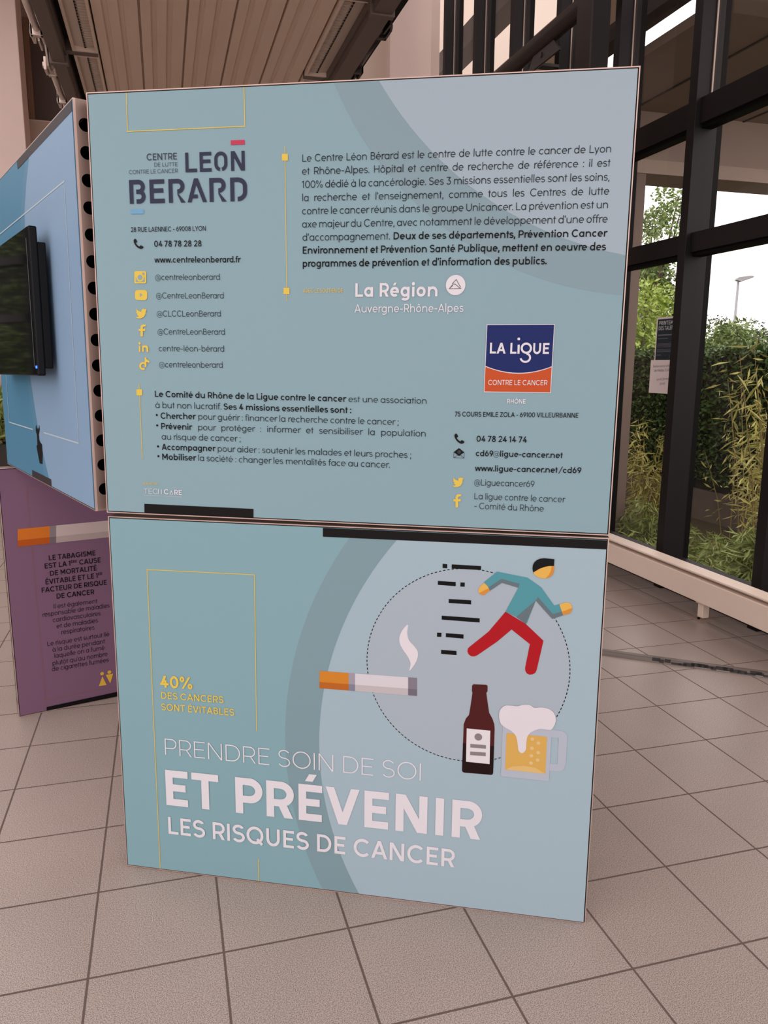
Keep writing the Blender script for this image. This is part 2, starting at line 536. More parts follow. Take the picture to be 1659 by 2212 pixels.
# ------------------------------------------------------------------ the glazed front on the right: bays 0.84 m wide
FAR_EDGE = [1.64 + 0.84 * k for k in range(-5, 8)]
WX = 3.2
for i, ye in enumerate(FAR_EDGE):
    bay = struct(empty('window_%d' % (i + 2), (WX, ye, 0)), 'tall dark framed glazed bay', 'window')
    if i == 5:
        bay['label'] = 'glazed bay at the picture edge, lamp post seen through it'
    if i == 6:
        bay['label'] = 'glazed bay with the posters'
    b = MB()
    b.box((0.0, -0.07, 0.0), (0.15, 0.0, 6.5), 'dark_frame')
    b.box((0.15, -0.055, 0.0), (0.20, -0.015, 6.5), 'black_gasket')
    b.box((0.088, -0.079, 2.9), (0.099, -0.07, 6.4), 'bead_metal')
    b.build('mullion', bay, bevel=0.002)
    b = MB()
    near = -0.84
    for (z0, z1) in ((0.0, 0.2), (2.04, 2.15), (2.74, 2.88), (6.4, 6.48)):
        b.box((0.03, near, z0), (0.14, -0.07, z1), 'dark_frame')
        b.box((0.05, near, z0 - 0.022), (0.12, -0.07, z0), 'black_gasket')
    b.build('transom', bay, bevel=0.002)
    for (z0, z1, g) in ((0.2, 2.04, 'glass_clear'), (2.15, 2.74, 'glass_clear'), (2.88, 6.4, 'glass_dusty')):
        b = MB()
        b.face([(0.10, near, z0), (0.10, -0.07, z0), (0.10, -0.07, z1), (0.10, near, z1)], g)
        b.build('glass_pane', bay)
    if i in (5, 4):        # opening sash with its own heavier frame
        b = MB()
        y0, y1 = near + 0.0, -0.075
        for (a, c) in (((0.02, y1 - 0.055, 2.15), (0.09, y1, 2.74)), ((0.02, y0, 2.15), (0.09, y0 + 0.055, 2.74)),
                       ((0.02, y0, 2.15), (0.09, y1, 2.20)), ((0.02, y0, 2.68), (0.09, y1, 2.74))):
            b.box(a, c, 'dark_frame')
        b.box((0.085, y1 - 0.066, 2.2), (0.09, y1 - 0.056, 2.68), 'bead_metal')
        b.build('sash_frame', bay, bevel=0.003)
        b = MB()
        b.box((0.0, -0.36, 2.73), (0.03, -0.28, 2.77), 'black_gasket')
        b.box((-0.012, -0.30, 2.735), (0.03, -0.14, 2.75), 'black_gasket')
        b.build('sash_handle', bay)

# steel post and the round rail carried by a bracket
p = empty('steel_post', (2.925, 3.13, 0))
tag(p, 'dark brown steel post standing close to the glazed front', 'post')
boxes('post_shaft', [((-0.06, -0.09, 0), (-0.048, 0.09, 6.48), 'tube_brown'), ((-0.048, -0.09, 0), (0.06, -0.078, 6.48), 'dark_frame'),
                     ((-0.048, 0.078, 0), (0.06, 0.09, 6.48), 'dark_frame'), ((0.06, -0.09, 0), (0.072, 0.09, 6.48), 'dark_frame')], p)
boxes('base_plate', [((-0.068, -0.12, 0), (0.073, 0.12, 0.012), 'dark_frame')], p)
t = empty('round_rail', (3.06, 3.46, 3.76))
tag(t, 'round dark steel tube running back from the steel post', 'tube')
b = MB()
b.tube((0, -0.235, 0), (0, 3.9, 0), 0.062, 0.062, 'tube_brown', 24)
b.build('tube', t, smooth=False)
b = MB()
b.prism([(0.34, -0.16), (0.86, -0.16), (0.70, 0.0), (0.5, 0.0)], 0, -0.008, 0.008, 'ext_beam')
b.box((0.0, 0.62, -0.17), (0.14, 0.70, -0.15), 'ext_beam')
bo = b.build('bracket', t, fix=True)
b = MB()
b.tube((-0.02, 0.62, -0.10), (0.02, 0.62, -0.10), 0.018, 0.018, 'ext_beam', 12)
b.build('bolt', bo)

# ------------------------------------------------------------------ low convector along the glass
r = empty('radiator', (3.06, 1.82, 0.0))
tag(r, 'long cream convector radiator low along the glazed front', 'radiator')
b = MB()
b.box((-0.06, -3.4, 0.11), (0.05, 4.4, 0.238), 'rad_cream')
b.box((-0.03, -3.4, 0.238), (0.045, 4.4, 0.256), 'rad_groove')
b.build('casing', r, bevel=0.004)
boxes('top_rail', [((-0.052, -3.4, 0.256), (0.05, 4.4, 0.268), 'rad_cream')], r, bevel=0.004)
for y in (-1.8, 0.0, 1.8):
    f = boxes('foot', [((-0.022, y - 0.022, 0.012), (0.022, y + 0.022, 0.112), 'rad_cream'), ((-0.03, y - 0.035, 0.09), (0.03, y + 0.035, 0.112), 'rad_cream')], r, bevel=0.004)
    boxes('foot_plate', [((-0.055, y - 0.05, 0.0), (0.055, y + 0.05, 0.008), 'rad_groove'), ((-0.04, y - 0.014, 0.008), (-0.03, y - 0.004, 0.018), 'black_gasket'),
                         ((0.03, y + 0.004, 0.008), (0.04, y + 0.014, 0.018), 'black_gasket')], f)

# half-round cable cover lying across the tiles
ca, cb_ = Vector((1.55, 2.045, 0)), Vector((2.98, 0.935, 0))
cv = empty('cable_cover', ((ca + cb_) / 2)[:], math.atan2(cb_.y - ca.y, cb_.x - ca.x))
tag(cv, 'grey half-round cable cover lying on the tiles, worn black at one end', 'cable cover')
hl = (cb_ - ca).length / 2
arc_ = [(-0.036, 0.0)] + [(-0.034 * math.cos(math.pi * i / 10), 0.003 + 0.014 * math.sin(math.pi * i / 10)) for i in range(11)] + [(0.036, 0.0)]
b = MB()
b.prism(arc_, 0, -hl, hl, 'cover_grey')
b.build('channel', cv, fix=True)
b = MB()
rr_ = random.Random(3)
for i in range(26):
    x0 = hl * 0.22 + i * 0.028 + rr_.uniform(0, 0.01)
    ln = rr_.uniform(0.02, 0.05)
    k0 = rr_.choice((1, 2))
    k1 = k0 + rr_.choice((2, 3))
    pts_ = arc_[k0:k1 + 1]
    for (p, q) in zip(pts_[:-1], pts_[1:]):
        b.face([(x0, p[0] * 1.02, p[1] + 0.0006), (min(x0 + ln, hl), p[0] * 1.02, p[1] + 0.0006), (min(x0 + ln, hl), q[0] * 1.02, q[1] + 0.0006), (x0, q[0] * 1.02, q[1] + 0.0006)], 'cover_worn')
b.build('worn_paint', cv)

# ------------------------------------------------------------------ the geometric sans: letters drawn as strokes, any weight
def rect(x0, y0, x1, y1):
    return [(x0, y0), (x1, y0), (x1, y1), (x0, y1)]
def dia(x0, y0, x1, y1, s):
    if y1 < y0:
        x0, y0, x1, y1 = x1, y1, x0, y0
    return [(x0 - s / 2, y0), (x0 + s / 2, y0), (x1 + s / 2, y1), (x1 - s / 2, y1)]
def seg(x0, y0, x1, y1, w):
    l = math.hypot(x1 - x0, y1 - y0)
    nx, ny = -(y1 - y0) / l * w / 2, (x1 - x0) / l * w / 2
    return [(x0 - nx, y0 - ny), (x1 - nx, y1 - ny), (x1 + nx, y1 + ny), (x0 + nx, y0 + ny)]
def arc(cx, cy, rx, ry, a0, a1, w, n=None):
    n = n or max(6, int(abs(a1 - a0) / 9))
    out = []
    for i in range(n):
        a, c = math.radians(a0 + (a1 - a0) * i / n), math.radians(a0 + (a1 - a0) * (i + 1) / n)
        q = []
        for (g, s) in ((a, -1), (a, 1), (c, 1), (c, -1)):
            q.append((cx + max(0, rx + s * w / 2) * math.cos(g), cy + max(0, ry + s * w / 2) * math.sin(g)))
        out.append(q if a1 > a0 else q[::-1])
    return out
def disc(cx, cy, r, n=18):
    return [[(cx + r * math.cos(2 * math.pi * i / n), cy + r * math.sin(2 * math.pi * i / n)) for i in range(n)]]

ACC = {'é': ('e', 'a'), 'è': ('e', 'g'), 'ê': ('e', 'c'), 'à': ('a', 'g'), 'ô': ('o', 'c'), 'É': ('E', 'a'), 'È': ('E', 'g'), 'Ô': ('O', 'c')}

def glyph(c, w):
    h = w / 2
    t = w * 0.92                     # horizontal strokes a touch thinner
    P = []
    if c in ACC:
        base, a = ACC[c]
        adv, P = glyph(base, w)
        P = list(P)
        cx = adv / 2 + (0 if base not in 'E' else 10)
        y = 575 if base.islower() else 760
        u = w * 0.85
        if a == 'a':
            P.append(dia(cx - 25, y, cx + 55, y + 140, u * 1.15))
        elif a == 'g':
            P.append(dia(cx + 25, y, cx - 55, y + 140, u * 1.15))
        else:
            P += [dia(cx - 95, y, cx, y + 130, u), dia(cx + 95, y, cx, y + 130, u)]
        return adv, P
    B = 74
    if c == ' ':
        return 235, []
    if c == 'A':
        s = w * 1.08
        P = [dia(18 + s / 2, 0, 345, 700, s), dia(672 - s / 2, 0, 345, 700, s), rect(140, 160, 550, 160 + t)]
        return 690, P
    if c == 'B':
        m = 372
        P = [rect(B, 0, B + w, 700)]
        r1, r2 = (700 - t / 2 - m) / 2, (m - t / 2) / 2
        x1, x2 = 330, 350
        P += [rect(B + h, 700 - t, x1, 700), rect(B + h, m - t / 2, x2, m + t / 2), rect(B + h, 0, x2, t)]
        P += arc(x1, m + r1, r1 * 1.1, r1, -90, 90, t) + arc(x2, r2 + t / 2, r2 * 1.08, r2, -90, 90, t)
        return 620, P
    if c in 'CGOQ':
        R = 362 - h
        cx = 46 + 362
        if c in 'OQ':
            P = arc(cx, 350, R, R, 0, 360, w, 44)
            if c == 'Q':
                P.append(seg(cx + 90, 210, cx + 300, -10, w))
            return 816, P
        if c == 'C':
            P = arc(cx, 350, R, R, 44, 316, w, 34)
            return 740, P
        P = arc(cx, 350, R, R, 44, 360, w, 40)
        P.append(rect(cx + 20, 350 - t, cx + R + h, 350))
        return 800, P
    if c == 'D':
        P = [rect(B, 0, B + w, 700), rect(B + h, 700 - t, 330, 700), rect(B + h, 0, 330, t)]
        P += arc(330, 350, 340 - h, 350 - t / 2, -90, 90, (w + t) / 2)
        return 720, P
    if c in 'EFL':
        P = [rect(B, 0, B + w, 700)]
        if c in 'EL':
            P.append(rect(B, 0, 520, t))
        if c in 'EF':
            P += [rect(B, 700 - t, 530, 700), rect(B, 358 - t / 2, 480, 358 + t / 2)]
        return {'E': 580, 'F': 560, 'L': 545}[c], P
    if c == 'H':
        return 720, [rect(B, 0, B + w, 700), rect(646 - w, 0, 646, 700), rect(B, 355 - t / 2, 646, 355 + t / 2)]
    if c == 'I':
        return 2 * B + w, [rect(B, 0, B + w, 700)]
    if c == 'J':
        P = [rect(430 - w, 220, 430, 700)] + arc(230, 215, 200 - h, 225 - h, -150, 0, w)
        return 500, P
    if c == 'K':
        s = w * 1.25
        P = [rect(B, 0, B + w, 700), dia(B + w * 0.9, 250, 560 - s / 2, 700, s * 1.05), dia(590 - s / 2, 0, 270, 400, s)]
        return 600, P
    if c == 'M':
        s = w * 1.18
        P = [rect(B, 0, B + w, 700), rect(756 - w, 0, 756, 700), dia(B + s / 2, 700, 415, 170, s), dia(756 - s / 2, 700, 415, 170, s)]
        return 830, P
    if c == 'N':
        s = w * 1.22
        P = [rect(B, 0, B + w, 700), rect(656 - w, 0, 656, 700), dia(B + s / 2, 700, 656 - s / 2, 0, s)]
        return 730, P
    if c in 'PR':
        m = 285
        r1 = (700 - t / 2 - m) / 2
        P = [rect(B, 0, B + w, 700), rect(B + h, 700 - t, 350, 700), rect(B + h, m - t / 2, 350, m + t / 2)]
        P += arc(350, m + r1, r1 * 1.0 + h * 0.2, r1, -90, 90, (t + w) / 2)
        if c == 'R':
            s = w * 1.15
            P.append(dia(590 - s / 2, 0, 370, m, s))
            return 625, P
        return 610, P
    if c == 'S':
        m = 360
        rU, rL = (710 - t / 2 - m) / 2, (m + 10 - t / 2) / 2
        cx = 300
        P = arc(cx, m + rU, 205 - h * 0.2, rU, 25, 270, w * 0.97) + arc(cx, m - rL, 222 - h * 0.2, rL, 90, -155, w * 0.97)
        return 595, P
    if c == 'T':
        return 590, [rect(295 - h, 0, 295 + h, 700), rect(25, 700 - t, 565, 700)]
    if c == 'U':
        R = 285 - h
        P = [rect(B, 275, B + w, 700), rect(B + 570 - w, 275, B + 570, 700)] + arc(B + 285, 277, R, 287 - t / 2, 180, 360, w)
        return 718, P
    if c == 'V':
        s = w * 1.08
        return 670, [dia(15 + s / 2, 700, 335, 0, s), dia(655 - s / 2, 700, 335, 0, s)]
    if c == 'W':
        s = w * 1.05
        xs = [15 + s / 2, 255, 480, 705, 945 - s / 2]
        return 960, [dia(xs[0], 700, xs[1], 0, s), dia(xs[1], 0, xs[2], 700, s), dia(xs[2], 700, xs[3], 0, s), dia(xs[3], 0, xs[4], 700, s)]
    if c == 'X':
        s = w * 1.2
        return 640, [dia(20 + s / 2, 0, 600 - s / 2, 700, s), dia(20 + s / 2, 700, 620 - s / 2, 0, s)]
    if c == 'Y':
        s = w * 1.12
        return 640, [rect(320 - h, 0, 320 + h, 310), dia(15 + s / 2, 700, 320, 280, s), dia(625 - s / 2, 700, 320, 280, s)]
    if c == 'Z':
        s = w * 1.25
        return 610, [rect(45, 0, 565, t), rect(45, 700 - t, 560, 700), dia(45 + s / 2, t * 0.5, 560 - s / 2, 700 - t * 0.5, s)]
    # ---- lowercase
    if c in 'abdgpqoec':
        R, cx, cy = 258 - h, 46 + 258, 250
        if c in 'bp':
            cx = 70 + 258
        if c == 'o':
            return 608, arc(cx, cy, R, R, 0, 360, w, 36)
        if c == 'c':
            return 545, arc(cx, cy, R, R, 48, 312, w, 28)
        if c == 'e':
            return 600, arc(cx, cy, R, R, 0, 312, w, 32) + [rect(46 + h, cy - t * 0.42, cx + R + h * 0.9, cy + t * 0.42)]
        P = arc(cx, cy, R, R, 0, 360, w, 36)
        if c == 'b':
            return 632, P + [rect(70, 0, 70 + w, 735)]
        if c == 'p':
            return 632, P + [rect(70, -200, 70 + w, 500)]
        xr = cx + 258
        if c == 'a':
            return 632, P + [rect(xr - w, 0, xr, 500)]
        if c == 'd':
            return 632, P + [rect(xr - w, 0, xr, 735)]
        if c == 'q':
            return 632, P + [rect(xr - w, -200, xr, 500)]
        return 632, P + [rect(xr - w, -25, xr, 500)] + arc(cx, -22, R, 185 - h, 0, -145, w)
    if c == 'f':
        P = [rect(100, 0, 100 + w, 600), rect(22, 500 - t * 0.88, 320, 500)] + arc(100 + h + 125, 600, 125, 140 - h, 90, 180, w)
        P.append(rect(222 + h, 740 - w, 300 + h, 740))
        return 318, P
    if c in 'hnmur':
        D = {'h': 430, 'n': 430, 'u': 430, 'm': 372, 'r': 430}[c] - w * 0.1
        rx = (D - w + w) / 2 - 0
        x0 = 70 + h
        rr = D / 2
        cy = 508 - t / 2 - rr * 0.95
        if c == 'r':
            return 345, [rect(70, 0, 70 + w, 500)] + arc(x0 + rr, cy, rr, rr * 0.95, 68, 180, w)
        if c == 'u':
            P = [rect(70, 500 - cy, 70 + w, 500), rect(x0 + D - h, 0, x0 + D + h, 500)] + arc(x0 + rr, 500 - cy, rr, rr * 0.95, 180, 360, w)
            return 140 + D + w, P
        P = [rect(70, 0, 70 + w, 735 if c == 'h' else 500)]
        for k in range(2 if c == 'm' else 1):
            xa = x0 + k * D
            P += arc(xa + rr, cy, rr, rr * 0.95, 0, 180, w)
            P.append(rect(xa + D - h, 0, xa + D + h, cy))
        return 136 + D * (2 if c == 'm' else 1) + w, P
    if c == 'i':
        return 136 + w, [rect(68, 0, 68 + w, 500)] + disc(68 + h, 650, h * 1.15 + 12)
    if c == 'j':
        return 140 + w, [rect(68, -60, 68 + w, 500)] + disc(68 + h, 650, h * 1.15 + 12) + arc(68 + h - 100, -60, 100, 140 - h, -80, 0, w)
    if c == 'l':
        return 136 + w, [rect(68, 0, 68 + w, 735)]
    if c == 'k':
        s = w * 1.25
        return 510, [rect(70, 0, 70 + w, 735), dia(70 + w * 0.8, 180, 450 - s / 2, 500, s * 1.1), dia(490 - s / 2, 0, 230, 300, s)]
    if c == 's':
        m = 256
        rU, rL = (508 - t * 0.45 - m) / 2, (m + 8 - t * 0.45) / 2
        return 465, arc(230, m + rU, 150, rU, 25, 270, w * 0.92) + arc(230, m - rL, 165, rL, 90, -155, w * 0.92)
    if c == 't':
        return 325, [rect(162 - h, 0, 162 + h, 650), rect(22, 500 - t * 0.88, 302, 500)]
    if c == 'v':
        s = w * 1.1
        return 520, [dia(15 + s / 2, 500, 260, 0, s), dia(505 - s / 2, 500, 260, 0, s)]
    if c == 'w':
        s = w * 1.06
        xs = [12 + s / 2, 205, 385, 565, 758 - s / 2]
        return 770, [dia(xs[0], 500, xs[1], 0, s), dia(xs[1], 0, xs[2], 500, s), dia(xs[2], 500, xs[3], 0, s), dia(xs[3], 0, xs[4], 500, s)]
    if c == 'x':
        s = w * 1.22
        return 500, [dia(15 + s / 2, 0, 485 - s / 2, 500, s), dia(15 + s / 2, 500, 485 - s / 2, 0, s)]
    if c == 'y':
        s = w * 1.1
        return 520, [dia(15 + s / 2, 500, 265, 0, s), dia(505 - s / 2, 500, 165, -200, s)]
    if c == 'z':
        s = w * 1.25
        return 470, [rect(35, 0, 435, t), rect(35, 500 - t, 430, 500), dia(35 + s / 2, t * 0.5, 430 - s / 2, 500 - t * 0.5, s)]
    # ---- figures
    if c == '0':
        return 620, arc(310, 350, 265 - h, 360 - h, 0, 360, w, 40)
    if c == '1':
        return 340, [rect(240 - w, 0, 240, 700), seg(30, 560, 240 - h, 700 - h * 0.9, w)]
    if c == '2':
        s = w * 1.25
        P = arc(285, 490, 205 - h * 0.4, 220 - h, -32, 165, w) + [rect(50, 0, 510, t), dia(55 + s / 2, t * 0.5, 455 - h * 0.9, 385, s)]
        return 560, P
    if c == '3':
        P = arc(270, 205, 225 - h * 0.6, 215 - h, -160, 90, w) + [dia(230, 395, 430, 640, w * 1.2), rect(60, 700 - t, 480, 700)]
        return 555, P
    if c == '4':
        s = w * 1.2
        return 590, [rect(430 - w, 0, 430, 440), rect(35, 150, 555, 150 + t), dia(40 + s / 2, 150, 355, 700, s)]
    if c == '5':
        P = arc(265, 220, 230 - h * 0.6, 228 - h, -155, 130, w) + [rect(95, 700 - t, 470, 700), rect(95, 340, 95 + w, 700)]
        return 560, P
    if c in '69':
        s = w * 1.15
        P = arc(285, 232, 240 - h, 240 - h, 0, 360, w, 34) + [dia(90 + h * 0.6, 330, 330, 700, s)]
        if c == '9':
            P = [[(570 - x, 700 - y) for (x, y) in q] for q in P]
        return 570, P
    if c == '7':
        s = w * 1.15
        return 510, [rect(30, 700 - t, 480, 700), dia(150, 0, 478 - s / 2, 700 - t * 0.5, s)]
    if c == '8':
        return 580, arc(290, 200, 235 - h, 208 - h, 0, 360, w, 32) + arc(290, 530, 200 - h, 178 - h, 0, 360, w, 32)
    if c == '%':
        P = arc(170, 545, 125 - h * 0.55, 160 - h * 0.7, 0, 360, w * 0.8) + arc(640, 155, 125 - h * 0.55, 160 - h * 0.7, 0, 360, w * 0.8) + [dia(190, 0, 620, 700, w * 0.95)]
        return 810, P
    if c == '@':
        v = w * 0.7
        P = arc(420, 260, 370, 370, 20 - 40, 310, v, 40) + arc(410, 260, 150, 150, 0, 360, v) + [rect(560 - v / 2, 130, 560 + v / 2, 410)] + arc(675, 160, 115, 90, 180, 340, v)
        return 850, P
    if c == '.':
        return 190, disc(95, h * 1.1 + 8, h * 1.1 + 12)
    if c == ',':
        return 190, [dia(70, -120, 110, h * 2.2, w * 1.1)]
    if c == ':':
        return 200, disc(100, h * 1.1 + 8, h * 1.1 + 12) + disc(100, 440, h * 1.1 + 12)
    if c == ';':
        return 200, [dia(75, -120, 115, h * 2.2, w * 1.1)] + disc(105, 440, h * 1.1 + 12)
    if c == "'":
        return 165, [rect(82 - h, 500, 82 + h, 710)]
    if c == '-':
        return 400, [rect(50, 270 - t / 2, 350, 270 + t / 2)]
    if c == '/':
        return 440, [dia(60, -100, 380, 760, w)]
    return 300, []

def melt(polys):
    """strokes that cross become one outline: triangles of their union, none lying on another"""
    if len(polys) < 2:
        return polys
    vs_, fs = [], []
    for q in polys:
        A = sum(q[i - 1][0] * q[i][1] - q[i][0] * q[i - 1][1] for i in range(len(q)))
        if A < 0:
            q = q[::-1]
        fs.append(list(range(len(vs_), len(vs_) + len(q))))
        vs_ += [Vector(p) for p in q]
    ov, oe, of, _a, _b, orig = delaunay_2d_cdt(vs_, [], fs, 0, 0.05)
    return [[(ov[i].x, ov[i].y) for i in f] for f, src in zip(of, orig) if src]

GC = {}
def get_glyph(c, w):
    k = (c, w)
    if k not in GC:
        adv, P = glyph(c, w)
        GC[k] = (adv, melt(P))
    return GC[k]

LIGHT, REG, SEMI, BOLD, HEAVY = 46, 66, 100, 122, 152

# ------------------------------------------------------------------ printed boards
class Board:
    """a flat panel; u runs along it, v up it. uv() reads a measured photo point back onto the panel's own plane in metres."""
    def __init__(self, org, yaw, tilt, roll):
        u = Vector((math.cos(yaw), math.sin(yaw), 0))
        n = Vector((math.sin(yaw), -math.cos(yaw), 0))
        v = Vector((0, 0, 1)) * math.cos(tilt) - n * math.sin(tilt)
        self.u = u * math.cos(roll) + v * math.sin(roll)
        self.v = v * math.cos(roll) - u * math.sin(roll)
        self.n = self.u.cross(self.v)
        self.o = Vector(org)
        self.M = Matrix(((self.u.x, -self.n.x, self.v.x, org[0]), (self.u.y, -self.n.y, self.v.y, org[1]),
                         (self.u.z, -self.n.z, self.v.z, org[2]), (0, 0, 0, 1)))
    def uv(self, px, py, off=0.0):
        d = RIGHT * ((px - 829.5) / FOCAL) + DOWN * ((py - 1106.0) / FOCAL) + FWD
        p0 = self.o + self.n * off
        t = (p0 - EYE).dot(self.n) / d.dot(self.n)
        q = EYE + d * t - p0
        return (q.dot(self.u), q.dot(self.v))

class Art:
    """print on a board: polygons in u, v; every layer lies a hair in front of the one before"""
    def __init__(self, board, size, view=None):
        self.b, self.size = board, size
        self.view = view or (1.0, 0.0, 0.0)
        self.reset()
    def reset(self):
        self.mb = MB()
        self.k = 0
    def at(self, x, y):
        s, ox, oy = self.view
        return self.b.uv(ox + x / s, oy + y / s)
    def clip(self, poly):
        W, H = self.size
        e = 0.0052
        for (ax, lim, sg) in ((0, e, 1), (0, W - e, -1), (1, e, 1), (1, H - e, -1)):
            out = []
            for i in range(len(poly)):
                a, c = poly[i - 1], poly[i]
                ia, ic = sg * (a[ax] - lim) >= 0, sg * (c[ax] - lim) >= 0
                if ia != ic:
                    t = (lim - a[ax]) / (c[ax] - a[ax])
                    out.append((a[0] + (c[0] - a[0]) * t, a[1] + (c[1] - a[1]) * t))
                if ic:
                    out.append(c)
            poly = out
            if not poly:
                return []
        return poly
    def uvpoly(self, poly, ink, layer, clip=False, convex=False):
        if clip:
            poly = self.clip(poly)
        if len(poly) < 3:
            return
        self.k += 1
        off = -(0.0011 + 0.00030 * layer + 0.000004 * (self.k % 40))
        A = sum(poly[i - 1][0] * poly[i][1] - poly[i][0] * poly[i - 1][1] for i in range(len(poly)))
        if A < 0:
            poly = poly[::-1]
        P3 = [(p[0], off, p[1]) for p in poly]
        m = 'ink_' + ink
        if convex or len(poly) <= 4:
            self.mb.face(P3, m)
        else:
            tri = tessellate_polygon([[Vector((p[0], p[1], 0)) for p in poly]])
            fs = []
            for a, b_, c in tri:
                pa, pb, pc = poly[a], poly[b_], poly[c]
                ar = (pb[0] - pa[0]) * (pc[1] - pa[1]) - (pb[1] - pa[1]) * (pc[0] - pa[0])
                fs.append((a, b_, c) if ar > 0 else (a, c, b_))
            self.mb.add(P3, fs, m)
    def poly(self, pts, ink, layer=3, clip=False):
        self.uvpoly([self.at(*p) for p in pts], ink, layer, clip)
    def curve(self, pts, ink, layer=3, n=6):
        """closed smooth outline through the points"""
        out = []
        N = len(pts)
        for i in range(N):
            p0, p1, p2, p3 = pts[i - 1], pts[i], pts[(i + 1) % N], pts[(i + 2) % N]
            for k in range(n):
                t = k / n
                out.append(tuple(0.5 * ((2 * p1[j]) + (-p0[j] + p2[j]) * t + (2 * p0[j] - 5 * p1[j] + 4 * p2[j] - p3[j]) * t * t + (-p0[j] + 3 * p1[j] - 3 * p2[j] + p3[j]) * t ** 3) for j in (0, 1)))
        self.poly(out, ink, layer)
    def stroke(self, pts, ink, w, layer=3):
        q = [self.at(*p) for p in pts]
        for a, c in zip(q[:-1], q[1:]):
            l = math.hypot(c[0] - a[0], c[1] - a[1])
            ex, ey = (c[0] - a[0]) / l * w / 2, (c[1] - a[1]) / l * w / 2
            self.uvpoly(seg(a[0] - ex, a[1] - ey, c[0] + ex, c[1] + ey, w), ink, layer, True)
    def disc(self, x, y, r, ink, layer=3, n=28, k=1.0):
        """disc of radius r (in view units) round a view point"""
        c, e = self.at(x, y), self.at(x + r, y)
        R = math.hypot(e[0] - c[0], e[1] - c[1])
        self.uvpoly([(c[0] + R * math.cos(2 * math.pi * i / n), c[1] + R * k * math.sin(2 * math.pi * i / n)) for i in range(n)], ink, layer, False, True)
    def text(self, s, p0, p1, cap, ink, w=REG, layer=5, just=False, kx=None, track=0.0):
        """one line set between two measured baseline points; cap height in view units"""
        a, c = self.at(*p0), self.at(*p1)
        top = self.at(p0[0], p0[1] - cap)
        sy = abs(top[1] - a[1]) / 700.0
        dx, dy = c[0] - a[0], c[1] - a[1]
        L = math.hypot(dx, dy)
        g = [get_glyph(ch, w) for ch in s]
        nat = sum(q[0] for q in g) + track * (len(s) - 1)
        lead = 60 if s[0] not in "AVTY" else 20
        nat -= lead + (8 if s[-1] in 'rtTvwyfLAVkx' else 50)
        sx = L / nat
        extra = 0.0
        if just and kx:
            sx = sy * kx
            ns = max(1, s.count(' '))
            extra = (L / sx - nat) / ns
            if extra < -45:
                extra = -45.0
                sx = L / (nat + extra * ns)
        ux, uy = dx / L, dy / L
        x = -lead
        for ch, (adv, P) in zip(s, g):
            for q in P:
                pts = []
                for (gx, gy) in q:
                    X, Y = (x + gx) * sx, gy * sy
                    pts.append((a[0] + X * ux, a[1] + X * uy + Y))
                self.uvpoly(pts, ink, layer, False, True)
            x += adv + track + (extra if ch == ' ' else 0)
        return sx / sy
    def build(self, name, parent, label=None):
        o = self.mb.build(name, parent)
        if label:
            o['label'] = label
        self.reset()
        return o

def fit_circle(pts):
    sx = sum(p[0] for p in pts) / len(pts); sy = sum(p[1] for p in pts) / len(pts)
    A = [[0.0] * 3 for _ in range(3)]
    B_ = [0.0] * 3
    for (x, y) in pts:
        x -= sx; y -= sy
        row = (x, y, 1.0)
        z = x * x + y * y
        for i in range(3):
            B_[i] += row[i] * z
            for j in range(3):
                A[i][j] += row[i] * row[j]
    s = Matrix(A).inverted() @ Vector(B_)
    cx, cy = s[0] / 2, s[1] / 2
    return cx + sx, cy + sy, math.sqrt(s[2] + cx * cx + cy * cy)

def ring_poly(c, n=160):
    return [(c[0] + c[2] * math.cos(2 * math.pi * i / n), c[1] + c[2] * math.sin(2 * math.pi * i / n)) for i in range(n)]

